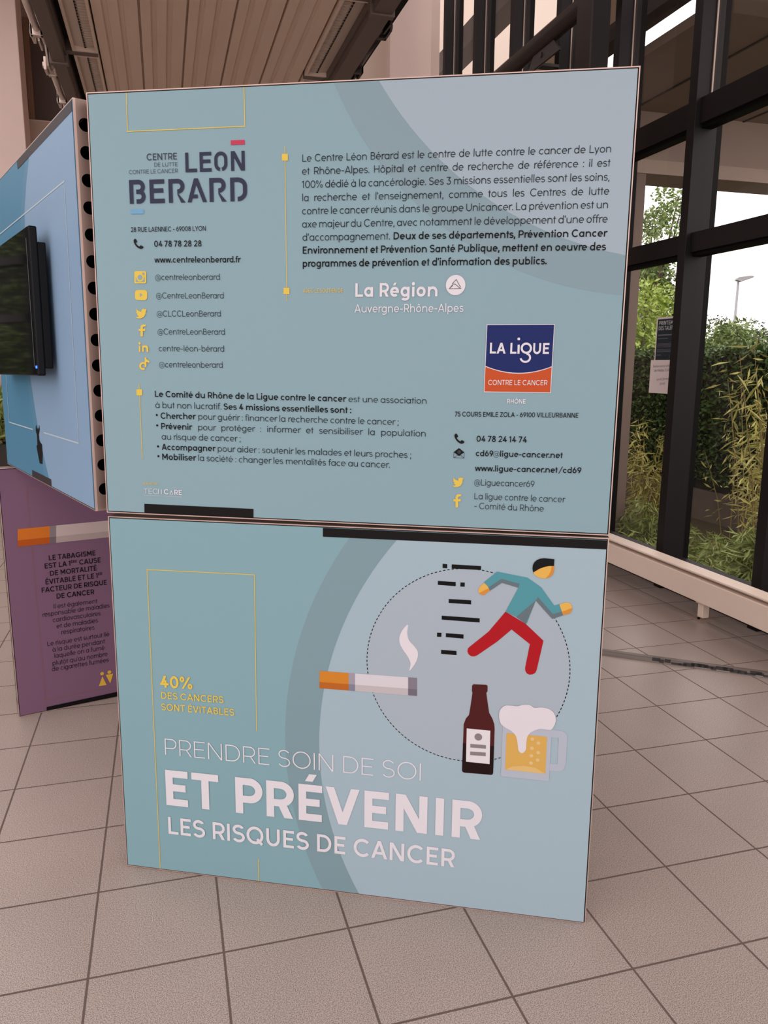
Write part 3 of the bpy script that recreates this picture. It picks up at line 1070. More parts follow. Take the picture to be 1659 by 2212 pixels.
BW = 1.2475
def make_board(board, H, label, face_ink, holes=(True, True)):
    """folded metal tray with perforated side flanges and a printed sheet let into its front"""
    root = empty('display_board')
    root.matrix_world = board.M
    tag(root, label, 'display board', 'boards of the exhibition stand')
    depth, th = 0.062, 0.0015
    b = MB()
    rim = 0.005
    # the rim round the printed sheet and the dark seam inside it
    for (x0, z0, x1, z1) in ((0, 0, BW, rim * 0.48), (0, H - rim * 0.48, BW, H), (0, rim * 0.48, rim * 0.48, H - rim * 0.48), (BW - rim * 0.48, rim * 0.48, BW, H - rim * 0.48)):
        b.box((x0, 0.0, z0), (x1, 0.006, z1), 'lit_rim_metal')
    b.box((0.002, 0.0035, 0.002), (BW - 0.002, 0.006, H - 0.002), 'tray_dark')
    b.box((0.002, 0.006, H - th), (BW - 0.002, depth, H), 'shaded_tray_metal')
    b.box((0.002, 0.006, 0), (BW - 0.002, depth, th), 'shaded_tray_metal')
    b.build('tray', root)
    b = MB()
    b.box((0.002, depth, 0.002), (BW - 0.002, depth + 0.003, H - 0.002), 'tray_dark')
    b.build('added_light_stop', root)  # unseen plate added to block light, so the holes look black
    for side in (0, 1):
        fx = (0.0, BW - th)[side]
        b = MB()
        n = 15
        cell = (H - 0.05) / n
        y0, y1 = 0.006, depth
        yc, hr = 0.0265, 0.0155
        z00 = 0.025
        for X in (fx, fx + th):
            b.face([(X, y0, 0), (X, y1, 0), (X, y1, z00), (X, y0, z00)], 'shaded_tray_metal')
            b.face([(X, y0, H - z00), (X, y1, H - z00), (X, y1, H), (X, y0, H)], 'shaded_tray_metal')
        m = 32
        for k in range(n):
            za, zb = z00 + k * cell, z00 + (k + 1) * cell
            zc = (za + zb) / 2
            ringp, outp = [], []
            for i in range(m):
                g = 2 * math.pi * (i + 0.5) / m
                cy, cz = math.cos(g), math.sin(g)
                ringp.append((yc + hr * cy, zc + hr * cz))
                # where the same ray leaves the cell rectangle
                ty = ((y1 - yc) if cy > 0 else (y0 - yc)) / cy if abs(cy) > 1e-6 else 1e9
                tz = (cell / 2) / abs(cz) if abs(cz) > 1e-6 else 1e9
                tt = min(ty, tz)
                outp.append((yc + tt * cy, zc + tt * cz))
            corners = [(y1, zb), (y0, zb), (y0, za), (y1, za)]
            for X in (fx, fx + th):
                for i in range(m):
                    j = (i + 1) % m
                    a, c = outp[i], outp[j]
                    pts_ = [ringp[i], a]
                    on = lambda p: (abs(p[0] - y0) < 1e-6 or abs(p[0] - y1) < 1e-6)
                    if on(a) != on(c):
                        pts_.append(min(corners, key=lambda q: (q[0] - (a[0] + c[0]) / 2) ** 2 + (q[1] - (a[1] + c[1]) / 2) ** 2))
                    pts_ += [c, ringp[j]]
                    b.face([(X, p[0], p[1]) for p in pts_], 'shaded_tray_metal')
            for i in range(m):
                j = (i + 1) % m
                b.face([(fx, *ringp[i]), (fx, *ringp[j]), (fx + th, *ringp[j]), (fx + th, *ringp[i])], 'shaded_tray_metal')
        b.box((fx, depth - th, 0), (fx + th + 0.0001, depth, H), 'shaded_tray_metal')
        b.build('perforated_flange', root)
    b = MB()
    b.box((rim, -0.0008, rim), (BW - rim, 0.0035, H - rim), 'ink_' + face_ink)
    face = b.build('printed_sheet', root)
    return root, face

LOWER = Board((0.067, 0.400, 0.0015), -0.450, 0.013, -0.002)
UPPER = Board((0.073, 0.406, 1.006), -0.441, 0.013, -0.007)
PURPLE = Board((-0.3842, 1.484, 0.001), 0.2623, 0.0207, 0.0)
_tv = Board((0.0425, 0.4475, 1.0032), -1.2319, 0.0108, 0.0064)
TVB = Board(tuple(_tv.o - _tv.u * BW), -1.2319, 0.0108, 0.0064)

# ---- upper board ----------------------------------------------------------------------------------
root_u, face_u = make_board(UPPER, 0.998, 'upper pale teal board with two columns of contact details and text', 'teal')
a = Art(UPPER, (BW, 0.998))
pale = fit_circle([a.at(*p) for p in ((815, 171), (875, 260), (894, 280), (1000, 391), (1106, 463), (1275, 535.6), (1354.6, 551))])
band = fit_circle([a.at(*p) for p in ((721, 175), (756, 251), (800, 330), (1169, 598), (1275, 630), (1347, 639))])
a.uvpoly(ring_poly(band), 'teal_mid', 0, True)
a.uvpoly(ring_poly(pale), 'teal_pale', 1, True)
a.build('pale_circles', face_u)
YW = 0.0019
a.stroke([(273.4, 194), (276.4, 284.6), (529.4, 273.4), (527.5, 180)], 'yellow', YW)
a.build('yellow_rule', face_u)
a.stroke([(615.7, 317.5), (620.2, 650)], 'yellow', YW * 0.8)
a.build('yellow_rule', face_u)
a.stroke([(301.3, 828.6), (308.3, 990.5)], 'yellow', YW * 0.8)
a.build('yellow_rule', face_u)
for q in (((609.4, 333), (622.4, 347.4)), ((613, 622), (625.8, 635.5)), ((295.6, 841), (307.9, 854))):
    (x0, y0), (x1, y1) = q
    a.poly([(x0, y0), (x1, y0), (x1, y1), (x0, y1)], 'yellow', 4)
    a.build('yellow_square', face_u)
a.poly([(312.6, 1088), (548, 1099), (548, 1123), (312.8, 1113)], 'bar', 3, True)
a.build('black_bar', face_u)

# logo with stencil capitals
def stencil(a, ch, x0, x1, yb0, yb1, cap, w, ink):
    """one condensed stencil capital between x0..x1 on a baseline rising from yb0 to yb1"""
    p0, p1 = a.at(x0, yb0), a.at(x1, yb1)
    top = a.at(x0, yb0 - cap)
    H = top[1] - p0[1]
    W = p1[0] - p0[0]
    t = w
    sk = (top[0] - p0[0])
    def put(poly):
        a.uvpoly([(p0[0] + q[0], p0[1] + (p1[1] - p0[1]) * q[0] / W + q[1]) for q in poly], ink, 5, False, len(poly) <= 4)
    def putall(ps):
        store.extend(ps)
    store = []
    if ch == 'L':
        putall([rect(0, 0, t, H), rect(0, 0, W, t)])
    elif ch == 'E':
        putall([rect(0, 0, t, H), rect(0, 0, W, t), rect(0, H - t, W, H), rect(0, H * 0.53 - t / 2, W * 0.92, H * 0.53 + t / 2)])
    elif ch == 'N':
        putall([rect(0, 0, t, H), rect(W - t, 0, W, H), dia(t * 0.6, H, W - t * 0.6, 0, t * 1.2)])
    elif ch == 'O':
        rx, ry = W / 2 - t / 2, W / 2 - t / 2
        putall([rect(0, W / 2, t, H - W / 2), rect(W - t, W / 2, W, H - W / 2)])
        putall(arc(W / 2, H - W / 2, rx, ry, 0, 180, t, 16) + arc(W / 2, W / 2, rx, ry, 180, 258, t, 8) + arc(W / 2, W / 2, rx, ry, 282, 360, t, 8))
    elif ch == 'B':
        m = H * 0.5
        r1, r2 = (H - t / 2 - m) / 2, (m - t / 2) / 2
        putall([rect(0, 0, t, H), rect(t * 0.5, H - t, W - r1 - t / 2, H), rect(t * 1.75, m - t / 2, W - r1 - t / 2, m + t / 2), rect(t * 1.75, 0, W - r2 - t / 2, t)])
        putall(arc(W - r1 - t / 2 - t * 0.1, m + r1, r1, r1, -90, 90, t, 14) + arc(W - r2 - t / 2, r2 + t / 2, r2, r2, -90, 90, t, 14))
    elif ch == 'R':
        m = H * 0.47
        r1 = (H - t / 2 - m) / 2
        putall([rect(0, 0, t, H), rect(t * 0.5, H - t, W - r1 - t * 0.7, H)])
        putall(arc(W - r1 - t * 0.7, m + r1, r1, r1, -90, 90, t, 14))
        store.append([(W * 0.52, m - t * 0.7), (W * 0.52, m + t / 2), (W - r1 - t * 0.7, m + t / 2), (W - r1 - t * 0.7, m - t * 0.4), (W, 0), (W - t * 1.15, 0)])
    elif ch == 'A':
        s = t * 1.0
        putall([dia(s / 2, 0, W * 0.46, H, s), dia(W - s / 2, 0, W * 0.46, H, s), rect(W * 0.22, H * 0.17, W * 0.54, H * 0.17 + t * 0.8)])
        store.append([(W * 0.3, H * 0.17), (W * 0.54, H * 0.17), (W * 0.49, H * 0.33), (W * 0.34, H * 0.33)])
    elif ch == 'D':
        rx = W * 0.55
        putall([rect(0, 0, t, H), rect(t * 0.5, H - t, W - rx, H), rect(W - t, rx * 0.9, W, H - rx * 0.9), rect(W * 0.44, 0, W - rx, t)])
        putall(arc(W - rx, H - rx * 0.9, rx - t / 2, rx * 0.9 - t / 2, 0, 90, t, 10) + arc(W - rx, rx * 0.9, rx - t / 2, rx * 0.9 - t / 2, 270, 360, t, 10))
    for q in melt([[(p[0] * 1e4, p[1] * 1e4) for p in q] for q in store]):
        put([(p[0] / 1e4, p[1] / 1e4) for p in q])
a.view = (5.925, 280, 290)
for ch, x0, x1 in (('L', 722, 870), ('E', 905, 1055), ('O', 1092, 1258), ('N', 1304, 1480)):
    yb = lambda x: 491 + (467 - 491) * (x - 722) / (1480 - 722)
    stencil(a, ch, x0, x1, yb(x0), yb(x1), 252, 0.0076, 'navy_text')
for ch, x0, x1 in (('B', 10, 213), ('E', 268, 457), ('R', 510, 723), ('A', 748, 995), ('R', 1030, 1248), ('D', 1296, 1510)):
    yb = lambda x: 893 + (857 - 893) * (x - 10) / (1510 - 10)
    stencil(a, ch, x0, x1, yb(x0), yb(x1), 304, 0.0098, 'navy_text')
a.text('CENTRE', (227, 338), (613, 325), 85, 'slate_text', 100)
a.text('DE LUTTE', (322, 418), (620, 412), 50, 'slate_text', 76)
a.text('CONTRE LE CANCER', (0, 513), (622, 495), 51, 'slate_text', 72)
a.poly([(1298, 82), (1476, 74), (1478, 134), (1300, 140)], 'red_bar', 4)
a.poly([(20, 966), (186, 962), (187, 1020), (21, 1024)], 'sky_bar', 4)
a.build('cancer_centre_logo', face_u)

# address list
a.view = (2.765, 230, 460)
a.text('28 RUE LAENNEC - 69008 LYON', (150, 115), (597, 107), 28, 'dark_text', SEMI)
a.text('04 78 78 28 28', (289, 203), (571, 201), 36, 'dark_text', BOLD - 8)
a.text('www.centreleonberard.fr', (292, 298), (801, 296), 36, 'dark_text', BOLD - 8)
for s, x0, y0, x1, y1 in (('@centreleonberard', 296, 402, 680, 400), ('@CentreLeonBerard', 301, 511, 703, 511), ('@CLCCLeonBerard', 305, 619, 686, 619),
                          ('@CentreLeonBerard', 310, 726, 710, 728), ('centre-léon-bérard', 316, 826, 706, 829), ('@centreleonberard', 319, 922, 697, 925)):
    a.text(s, (x0, y0), (x1, y1), 35, 'light_text', 66)
a.build('contact_lines', face_u)

def phone_icon(a, x, y, s, ink):
    P = [(-0.95, -0.9), (-0.62, -1.05), (-0.3, -0.52), (-0.33, -0.36), (-0.55, -0.2), (-0.42, 0.08), (-0.1, 0.42), (0.22, 0.58), (0.42, 0.36), (0.58, 0.34),
         (1.05, 0.66), (0.98, 0.86), (0.66, 1.06), (0.3, 1.05), (-0.25, 0.76), (-0.72, 0.22), (-1.02, -0.42)]
    a.curve([(x + s * p[0], y + s * p[1]) for p in P], ink, 5, 4)
def bird_icon(a, x, y, s, ink):
    P = [(-1, 0.72), (-0.42, 0.55), (-0.78, 0.22), (-0.62, 0.16), (-0.95, -0.22), (-0.78, -0.24), (-0.92, -0.82), (-0.5, -0.45), (0.02, -0.24), (0.06, -0.62),
         (0.36, -0.84), (0.68, -0.72), (0.98, -0.82), (0.86, -0.6), (1.04, -0.62), (0.82, -0.38), (0.78, 0.1), (0.5, 0.6), (0.02, 0.88), (-0.5, 0.92)]
    a.poly([(x + s * p[0], y + s * p[1]) for p in P], ink, 5)
def f_icon(a, x, y, s, ink):
    P = [(-0.28, 1), (-0.28, 0.1), (-0.6, 0.1), (-0.6, -0.25), (-0.28, -0.25), (-0.28, -0.58), (-0.16, -0.86), (0.12, -1), (0.6, -0.96), (0.6, -0.65), (0.32, -0.66), (0.12, -0.52), (0.12, -0.25), (0.56, -0.25), (0.5, 0.1), (0.12, 0.1), (0.12, 1)]
    a.poly([(x + s * p[0], y + s * p[1]) for p in P], ink, 5)
def rrect(x0, y0, x1, y1, r, n=5):
    out = []
    for cx, cy, g in ((x1 - r, y0 + r, -90), (x1 - r, y1 - r, 0), (x0 + r, y1 - r, 90), (x0 + r, y0 + r, 180)):
        for i in range(n + 1):
            q = math.radians(g + 90 * i / n)
            out.append((cx + r * math.cos(q), cy + r * math.sin(q)))
    return out
phone_icon(a, 194, 185, 28, 'dark_text')
a.build('phone_icon', face_u)
a.poly(rrect(169, 348, 240, 422, 9), 'yellow', 4)
a.poly(rrect(178, 384, 231, 413, 3), 'teal', 5)
a.disc(204, 386, 23, 'yellow', 6)
a.disc(204, 386, 14, 'teal', 7)
a.poly(rrect(217, 357, 230, 371, 3), 'teal', 5)
a.build('camera_icon', face_u)
a.poly(rrect(173, 461, 246, 521, 16), 'yellow', 4)
a.poly([(202, 477), (218, 490), (202, 503)], 'teal', 5)
a.build('video_icon', face_u)
bird_icon(a, 210, 600, 34, 'yellow')
a.build('bird_icon', face_u)
f_icon(a, 216, 702, 36, 'yellow')
a.build('letter_icon', face_u)
for q in (rect(196, 793, 206, 830), rect(216, 793, 226, 830), rect(242, 808, 253, 831)):
    a.poly(q, 'yellow', 5)
a.disc(201, 779, 7, 'yellow', 5)
a.poly([(216, 793), (240, 791), (252, 800), (253, 812), (241, 812), (238, 804), (226, 804), (220, 806)], 'yellow', 5)
a.build('network_icon', face_u)
for q in arc(222, 914, 18, 18, 60, 330, 12, 18):
    a.poly(q, 'yellow', 5)
a.poly([(231, 863), (242, 863), (242, 918), (231, 922)], 'yellow', 5)
a.poly([(238, 864), (245, 876), (260, 884), (260, 895), (246, 892), (238, 884)], 'yellow', 5)
a.build('note_icon', face_u)

# paragraph
a.view = (2.074, 600, 280)
C_ = 32.5
lines = [('Le Centre Léon Bérard est le centre de lutte contre le cancer de Lyon', 145, 1493, 103), ('et Rhône-Alpes. Hôpital et centre de recherche de référence : il est', 203, 1490, 166),
         ('100% dédié à la cancérologie. Ses 3 missions essentielles sont les soins,', 263, 1485, 229), ("la recherche et l'enseignement, comme tous les Centres de lutte", 322, 1483, 292),
         ('contre le cancer réunis dans le groupe Unicancer. La prévention est un', 381, 1479, 353), ("axe majeur du Centre, avec notamment le développement d'une offre", 440, 1476, 417)]
for s, y0, x1, y1 in lines:
    a.text(s, (111, y0), (x1, y1), C_, 'light_text', 72, just=True, kx=0.93)
a.text("d'accompagnement.", (113, 499), (503, 493), C_, 'light_text', 72)
a.text('Deux de ses départements, Prévention Cancer', (519, 493), (1472, 480), C_, 'black', 116)
a.text('Environnement et Prévention Santé Publique, mettent en oeuvre des', (113, 557), (1468, 541), C_, 'black', 116)
a.text("programmes de prévention et d'information des publics.", (113, 616), (1203, 604), C_, 'black', 116)
a.build('centre_paragraph', face_u)
a.text('AVEC LE SOUTIEN DE :', (114, 731), (300, 730), 17, 'yellow', 96)
a.build('support_caption', face_u)
a.text('La Région', (347, 750), (717, 748), 61, 'white', 138)
a.text('Auvergne-Rhône-Alpes', (345, 820), (831, 817), 36, 'white', 86)
a.disc(797, 697, 44, 'white', 4, 40)
for q in ([(770, 712), (786, 692), (797, 694), (818, 712)], [(770, 712), (784, 700)], [(783, 690), (800, 672), (819, 706)], [(769, 714), (821, 712)]):
    a.stroke(q, 'grey_line', 0.0016, 5)
a.build('region_logo', face_u)

# league block on the right
a.view = (3.318, 900, 660)
a.poly([(502, 135), (990, 133), (962, 627), (481, 621)], 'white', 3)
def league(u, v):
    # position inside the square logo, 0..1 across and down
    tl, tr, br, bl = (507, 140), (985, 138), (957, 622), (486, 616)
    tx, ty = tl[0] + (tr[0] - tl[0]) * u, tl[1] + (tr[1] - tl[1]) * u
    bx, by = bl[0] + (br[0] - bl[0]) * u, bl[1] + (br[1] - bl[1]) * u
    return (tx + (bx - tx) * v, ty + (by - ty) * v)
cur = lambda u: 0.615 + 0.1 * (1 - (2 * u - 1) ** 2)
a.poly([league(0, 0), league(1, 0)] + [league(1 - i / 16, cur(1 - i / 16)) for i in range(17)], 'logo_blue', 4)
a.poly([league(0, 1), league(1, 1)] + [league(1 - i / 16, cur(1 - i / 16) + 0.013) for i in range(17)], 'logo_orange', 4)
a.text('LA L', (523, 344), (716, 346), 77, 'white', 138)
a.text('UE', (832, 347), (948, 347), 78, 'white', 138)
a.poly([(724, 281), (739, 281), (737, 346), (722, 346)], 'white', 5)
a.disc(732, 240, 10, 'white', 5)
for q in arc(786, 306, 33, 33, 0, 360, 15, 30):
    a.poly(q, 'white', 5)
a.poly([(782, 338), (796, 331), (806, 352), (790, 356)], 'white', 5)
for q in arc(779, 373, 34, 31, -50, 170, 14, 18):
    a.poly(q, 'white', 5)
a.text('CONTRE LE CANCER', (513, 569), (935, 571), 36, 'white', 92)
a.text('RHÔNE', (648, 701), (780, 703), 32, 'white', 124)
a.build('league_logo', face_u)
a.text('75 COURS EMILE ZOLA - 69100 VILLEURBANNE', (276, 794), (1158, 804), 34, 'black', 104)
a.text('04 78 24 14 74', (430, 975), (789, 982), 43, 'black', 112)
a.text('cd69', (425, 1078), (548, 1081), 42, 'black', 112)
a.text('@', (551, 1081), (592, 1082), 42, 'black', 56)
a.text('ligue-cancer.net', (598, 1082), (1046, 1093), 42, 'black', 112)
a.text('www.ligue-cancer.net', (421, 1185), (1010, 1198), 42, 'black', 112)
a.text('/', (1018, 1198), (1044, 1199), 42, 'black', 66)
a.text('cd69', (1048, 1199), (1178, 1201), 42, 'black', 112)
a.text('@Liguecancer69', (415, 1287), (843, 1300), 44, 'light_text', 66)
a.text('La ligue contre le cancer', (414, 1386), (1062, 1410), 44, 'light_text', 66)
a.text('- Comité du Rhône', (414, 1455), (909, 1476), 44, 'light_text', 66)
a.build('league_contact_lines', face_u)
phone_icon(a, 307, 953, 34, 'black')
a.build('phone_icon', face_u)
for q in ([(266, 1050), (304, 1021), (342, 1051)],):
    a.poly(q, 'black', 4)
a.poly([(266, 1050), (304, 1078), (342, 1051), (330, 1042), (278, 1041)], 'black', 4)
a.stroke([(267, 1051), (266, 1090), (341, 1092), (341, 1052)], 'black', 0.0008, 5)
a.stroke([(267, 1090), (296, 1070)], 'black', 0.0008, 5)
a.stroke([(341, 1092), (312, 1071)], 'black', 0.0008, 5)
a.text('@', (294, 1056), (316, 1056), 20, 'grey_line', 80, layer=6)
a.build('envelope_icon', face_u)
bird_icon(a, 297, 1264, 40, 'yellow')
a.build('bird_icon', face_u)
f_icon(a, 292, 1398, 47, 'yellow')
a.build('letter_icon', face_u)

# lower left text
a.view = (2.2726, 230, 800)
C_ = 30
T = a.text
T('Le Comité du Rhône de la Ligue contre le cancer', (240, 130), (1175, 154), C_, 'black', 114)
T('est une association', (1190, 155), (1572, 164), C_, 'light_text', 70)
T('à but non lucratif.', (243, 184), (566, 192), C_, 'light_text', 70)
T('Ses 4 missions essentielles sont :', (578, 192), (1202, 210), C_, 'black', 114)
for x, y in ((249, 219), (251, 270), (255, 373), (257, 421)):
    a.disc(x, y, 5, 'black', 5, 12)
T('Chercher', (269, 237), (438, 240), C_, 'black', 114)
T('pour guérir : financer la recherche contre le cancer ;', (453, 241), (1434, 268), C_, 'light_text', 70)
T('Prévenir', (271, 288), (420, 292), C_, 'black', 114)
T('pour protéger : informer et sensibiliser la population', (452, 293), (1568, 325), C_, 'light_text', 70, just=True, kx=0.99)
T('au risque de cancer ;', (274, 339), (660, 349), C_, 'light_text', 70)
T('Accompagner', (274, 390), (535, 397), C_, 'black', 114)
T('pour aider : soutenir les malades et leurs proches ;', (548, 398), (1496, 430), C_, 'light_text', 70)
T('Mobiliser', (276, 438), (440, 443), C_, 'black', 114)
T('la société : changer les mentalités face au cancer.', (453, 444), (1392, 478), C_, 'light_text', 70)
a.build('committee_paragraph', face_u)
a.view = (5.352, 270, 1020)
T('RÉALISÉ PAR', (214, 141), (382, 146), 25, 'yellow', 100)
T('TEC', (226, 246), (382, 250), 58, 'white', 58)
for q in (rect(388, 194, 395, 251), rect(423, 196, 430, 252)):
    a.poly(q, 'white', 5)
T('C', (458, 252), (510, 254), 58, 'white', 122)
a.stroke([(524, 252), (541, 212), (558, 254), (524, 252)], 'white', 0.0014, 5)
T('RE', (576, 259), (664, 262), 58, 'white', 122)
for i in range(21):
    x0 = 229 + i * 20.8
    a.stroke([(x0, 265 + i * 0.95), (x0 + 15, 265.7 + i * 0.95)], 'white', 0.0005, 5)
a.build('maker_logo', face_u)

# ---- lower board ----------------------------------------------------------------------------------
root_l, face_l = make_board(LOWER, 0.994, 'lower pale teal board with running figure, bottle and big white slogan', 'teal_low')
a = Art(LOWER, (BW, 0.994))
pale = fit_circle([a.at(*p) for p in ((860, 1168), (800, 1235.7), (745.4, 1340.5), (707.6, 1450.5), (688.7, 1600), (698.4, 1693.8), (725, 1807.6), (777.3, 1936.7))])
band = fit_circle([a.at(*p) for p in ((755.7, 1163.6), (687, 1271.8), (642.3, 1392), (618.3, 1546.7), (631.4, 1727), (665, 1847.7), (698.3, 1924.6))])
a.uvpoly(ring_poly(band, 220), 'low_band', 0, True)
a.uvpoly(ring_poly(pale, 220), 'low_pale', 1, True)
dc = fit_circle([a.at(*p) for p in ((795.3, 1410), (1231.8, 1442.8), (996, 1226.8), (1024.8, 1643.7), (960, 1232), (860, 1580), (1215, 1520))])
a.uvpoly(ring_poly(dc, 120), 'disc', 2)
a.build('pale_circles', face_l)
n = 150
for i in range(n):
    g0, g1 = 2 * math.pi * i / n, 2 * math.pi * (i + 0.55) / n
    p, q = (dc[0] + dc[2] * math.cos(g0), dc[1] + dc[2] * math.sin(g0)), (dc[0] + dc[2] * math.cos(g1), dc[1] + dc[2] * math.sin(g1))
    a.uvpoly(seg(*p, *q, 0.0021), 'black', 3)
a.build('dashed_circle', face_l)
a.stroke([(347.2, 1884), (318.3, 1229.9), (550.2, 1241.2), (554.7, 1577.6)], 'yellow', YW)
a.build('yellow_rule', face_l)
a.stroke([(558.4, 1855), (559.8, 1912)], 'yellow', YW)
a.build('yellow_rule', face_l)
a.poly([(698, 1137), (1320, 1165), (1320, 1187), (698, 1159)], 'bar', 3, True)
a.build('black_bar', face_l)
T = a.text
a.view = (2.9105, 230, 1100)
T('40%', (344, 1118), (541, 1130), 75, 'yellow', 138)
T('DES CANCERS', (347, 1188), (738, 1217), 42, 'yellow', 112)
T('SONT ÉVITABLES', (349, 1260), (805, 1296), 42, 'yellow', 112)
a.build('statistic_text', face_l)
a.view = (1.4946, 230, 1560)
T('PRENDRE SOIN DE SOI', (190, 103), (1017, 187), 52, 'white', 47)
T('ET PRÉVENIR', (193, 265), (1204, 378), 113, 'white', 150)
T('LES RISQUES DE CANCER', (201, 358), (1122, 467), 54, 'white', 118)
a.build('slogan_text', face_l)
a.view = (2.4397, 660, 1160)
for q in ([(723, 140), (747, 142), (747, 164), (723, 162)], [(771, 143), (925, 152), (925, 173), (771, 165)], [(698, 230), (792, 236), (792, 258), (698, 251)],
          [(817, 238), (840, 239), (839, 261), (816, 260)], [(755, 325), (873, 332), (873, 354), (755, 346)], [(718, 413), (918, 427), (918, 449), (718, 434)],
          [(694, 502), (717, 503), (716, 525), (693, 524)], [(740, 505), (833, 512), (833, 534), (740, 526)], [(715, 593), (796, 599), (796, 621), (715, 614)]):
    a.poly(q, 'black', 4)
    a.build('speed_bar', face_l)
P = a.poly
P([(1054, 392), (1160, 456), (1254, 545), (1218, 700), (1211, 714), (1197, 722), (1180, 724), (1166, 717), (1158, 703), (1157, 688), (1182, 563), (1086, 486), (1010, 550), (905, 622), (890, 628), (873, 627), (859, 616), (853, 600), (856, 585), (866, 576), (965, 497)], 'trousers', 4)
P([(1010, 181), (1170, 213), (1243, 265), (1310, 360), (1338, 352), (1357, 410), (1300, 430), (1213, 333), (1165, 456), (1110, 420), (1054, 392), (1122, 265), (1035, 240), (972, 282), (940, 237)], 'sleeve', 5)
P([(965, 264), (1033, 219), (1128, 245), (1122, 266), (1035, 240), (972, 282)], 'sleeve_shade', 6)
P([(1213, 333), (1160, 456), (1110, 420)], 'sleeve_shade', 6)
P([(1225, 315), (1303, 404), (1352, 391), (1357, 411), (1300, 430), (1213, 333)], 'sleeve_shade', 6)
P([(943, 241), (927, 252), (916, 265), (910, 280), (914, 294), (926, 303), (940, 304), (972, 280), (960, 258)], 'skin', 6)
P([(914, 294), (926, 303), (940, 304), (972, 280), (966, 269), (936, 283)], 'skin_shade', 7)
P([(1338, 354), (1365, 344), (1385, 343), (1398, 352), (1405, 368), (1402, 388), (1390, 402), (1357, 410)], 'skin', 6)
P([(1405, 372), (1402, 388), (1390, 402), (1357, 410), (1350, 393)], 'skin_shade', 7)
a.curve([(1203, 184), (1235, 163), (1270, 153), (1309, 150), (1307, 182), (1290, 208), (1262, 217), (1232, 213), (1212, 202)], 'skin', 6)
P([(1310, 150), (1309, 176), (1303, 195), (1290, 209), (1264, 217), (1282, 199), (1293, 178), (1297, 151)], 'skin_shade', 7)
P([(1200, 185), (1196, 165), (1198, 147), (1206, 131), (1220, 119), (1238, 112), (1258, 110), (1311, 115), (1309, 151), (1285, 151), (1258, 156), (1232, 166)], 'hair', 8)
a.build('running_figure', face_l)
a.curve([(540, 461), (513, 487), (496, 525), (498, 560), (514, 592), (540, 630), (554, 665), (548, 703), (574, 672), (591, 635), (591, 600), (572, 572), (546, 542), (537, 505)], 'smoke', 4)
def cig(a, cuts, top, mid, bot, inks, layer=4):
    f = lambda line, x: line[0][1] + (line[1][1] - line[0][1]) * (x - line[0][0]) / (line[1][0] - line[0][0])
    for (x0, x1), (hi, lo) in zip(zip(cuts[:-1], cuts[1:]), inks):
        a.poly([(x0, f(top, x0)), (x1, f(top, x1)), (x1, f(mid, x1)), (x0, f(mid, x0))], hi, layer)
        a.poly([(x0, f(mid, x0)), (x1, f(mid, x1)), (x1, f(bot, x1)), (x0, f(bot, x0))], lo, layer)
cig(a, (75, 228, 262, 541, 588), ((75, 704), (588, 741)), ((75, 762), (588, 801)), ((75, 795), (588, 836)),
    (('cig_orange', 'cig_orange_low'), ('cig_band', 'cig_band_low'), ('cig_white', 'cig_white_low'), ('cig_ash', 'cig_ash_low')))
a.build('cigarette_picture', face_l)
P([(886, 774), (950, 777), (957, 779), (960, 787), (959, 812), (953, 820), (962, 885), (968, 925), (985, 955), (995, 985), (997, 1010), (989, 1240), (986, 1248), (980, 1251), (836, 1239), (828, 1235), (825, 1225), (834, 985), (845, 955), (862, 935), (868, 900), (880, 820), (877, 808), (878, 781)], 'bottle', 4)
P([(830, 1084), (994, 1100), (989, 1240), (986, 1248), (980, 1251), (836, 1239), (828, 1235), (825, 1225)], 'bottle_low', 5)
P([(850, 1006), (974, 1018), (970, 1194), (846, 1181)], 'label_white', 6)
a.disc(911, 1051, 20, 'label_grey', 7)
P([(869, 1087), (951, 1094), (951, 1113), (869, 1106)], 'label_grey', 7)
P([(868, 1127), (950, 1133), (950, 1152), (868, 1146)], 'label_grey', 7)
a.build('bottle_picture', face_l)
for q in ([(1288, 1013), (1345, 1018), (1366, 1026), (1378, 1045), (1380, 1060), (1334, 1056), (1286, 1052)], [(1334, 1056), (1380, 1060), (1370, 1200), (1362, 1220), (1346, 1231), (1328, 1195)],
          [(1282, 1190), (1328, 1195), (1346, 1231), (1330, 1233), (1280, 1228)]):
    P(q, 'mug', 4)
P([(1040, 985), (1298, 1010), (1283, 1275), (1280, 1283), (1272, 1284), (1036, 1258), (1030, 1250)], 'mug', 5)
P([(1059, 1030), (1272, 1050), (1264, 1245), (1052, 1222)], 'beer', 6)
P([(1052, 1222), (1090, 1206), (1150, 1202), (1210, 1212), (1264, 1245)], 'beer_pale', 7)
for x, y in ((1195, 1062), (1227, 1083), (1193, 1110), (1226, 1133), (1190, 1150), (1223, 1172), (1188, 1188)):
    a.disc(x, y, 10, 'bubble', 7, 16)
a.curve([(1020, 940), (1026, 908), (1052, 886), (1088, 886), (1116, 889), (1148, 881), (1182, 883), (1206, 897), (1240, 895), (1280, 902), (1308, 924), (1319, 960), (1308, 995), (1288, 1013), (1235, 1008), (1190, 1025), (1170, 1048), (1164, 1080), (1161, 1118), (1141, 1136), (1122, 1120), (1116, 1075), (1106, 1042), (1082, 1018), (1052, 1000), (1028, 978)], 'foam', 8)
a.build('beer_mug_picture', face_l)

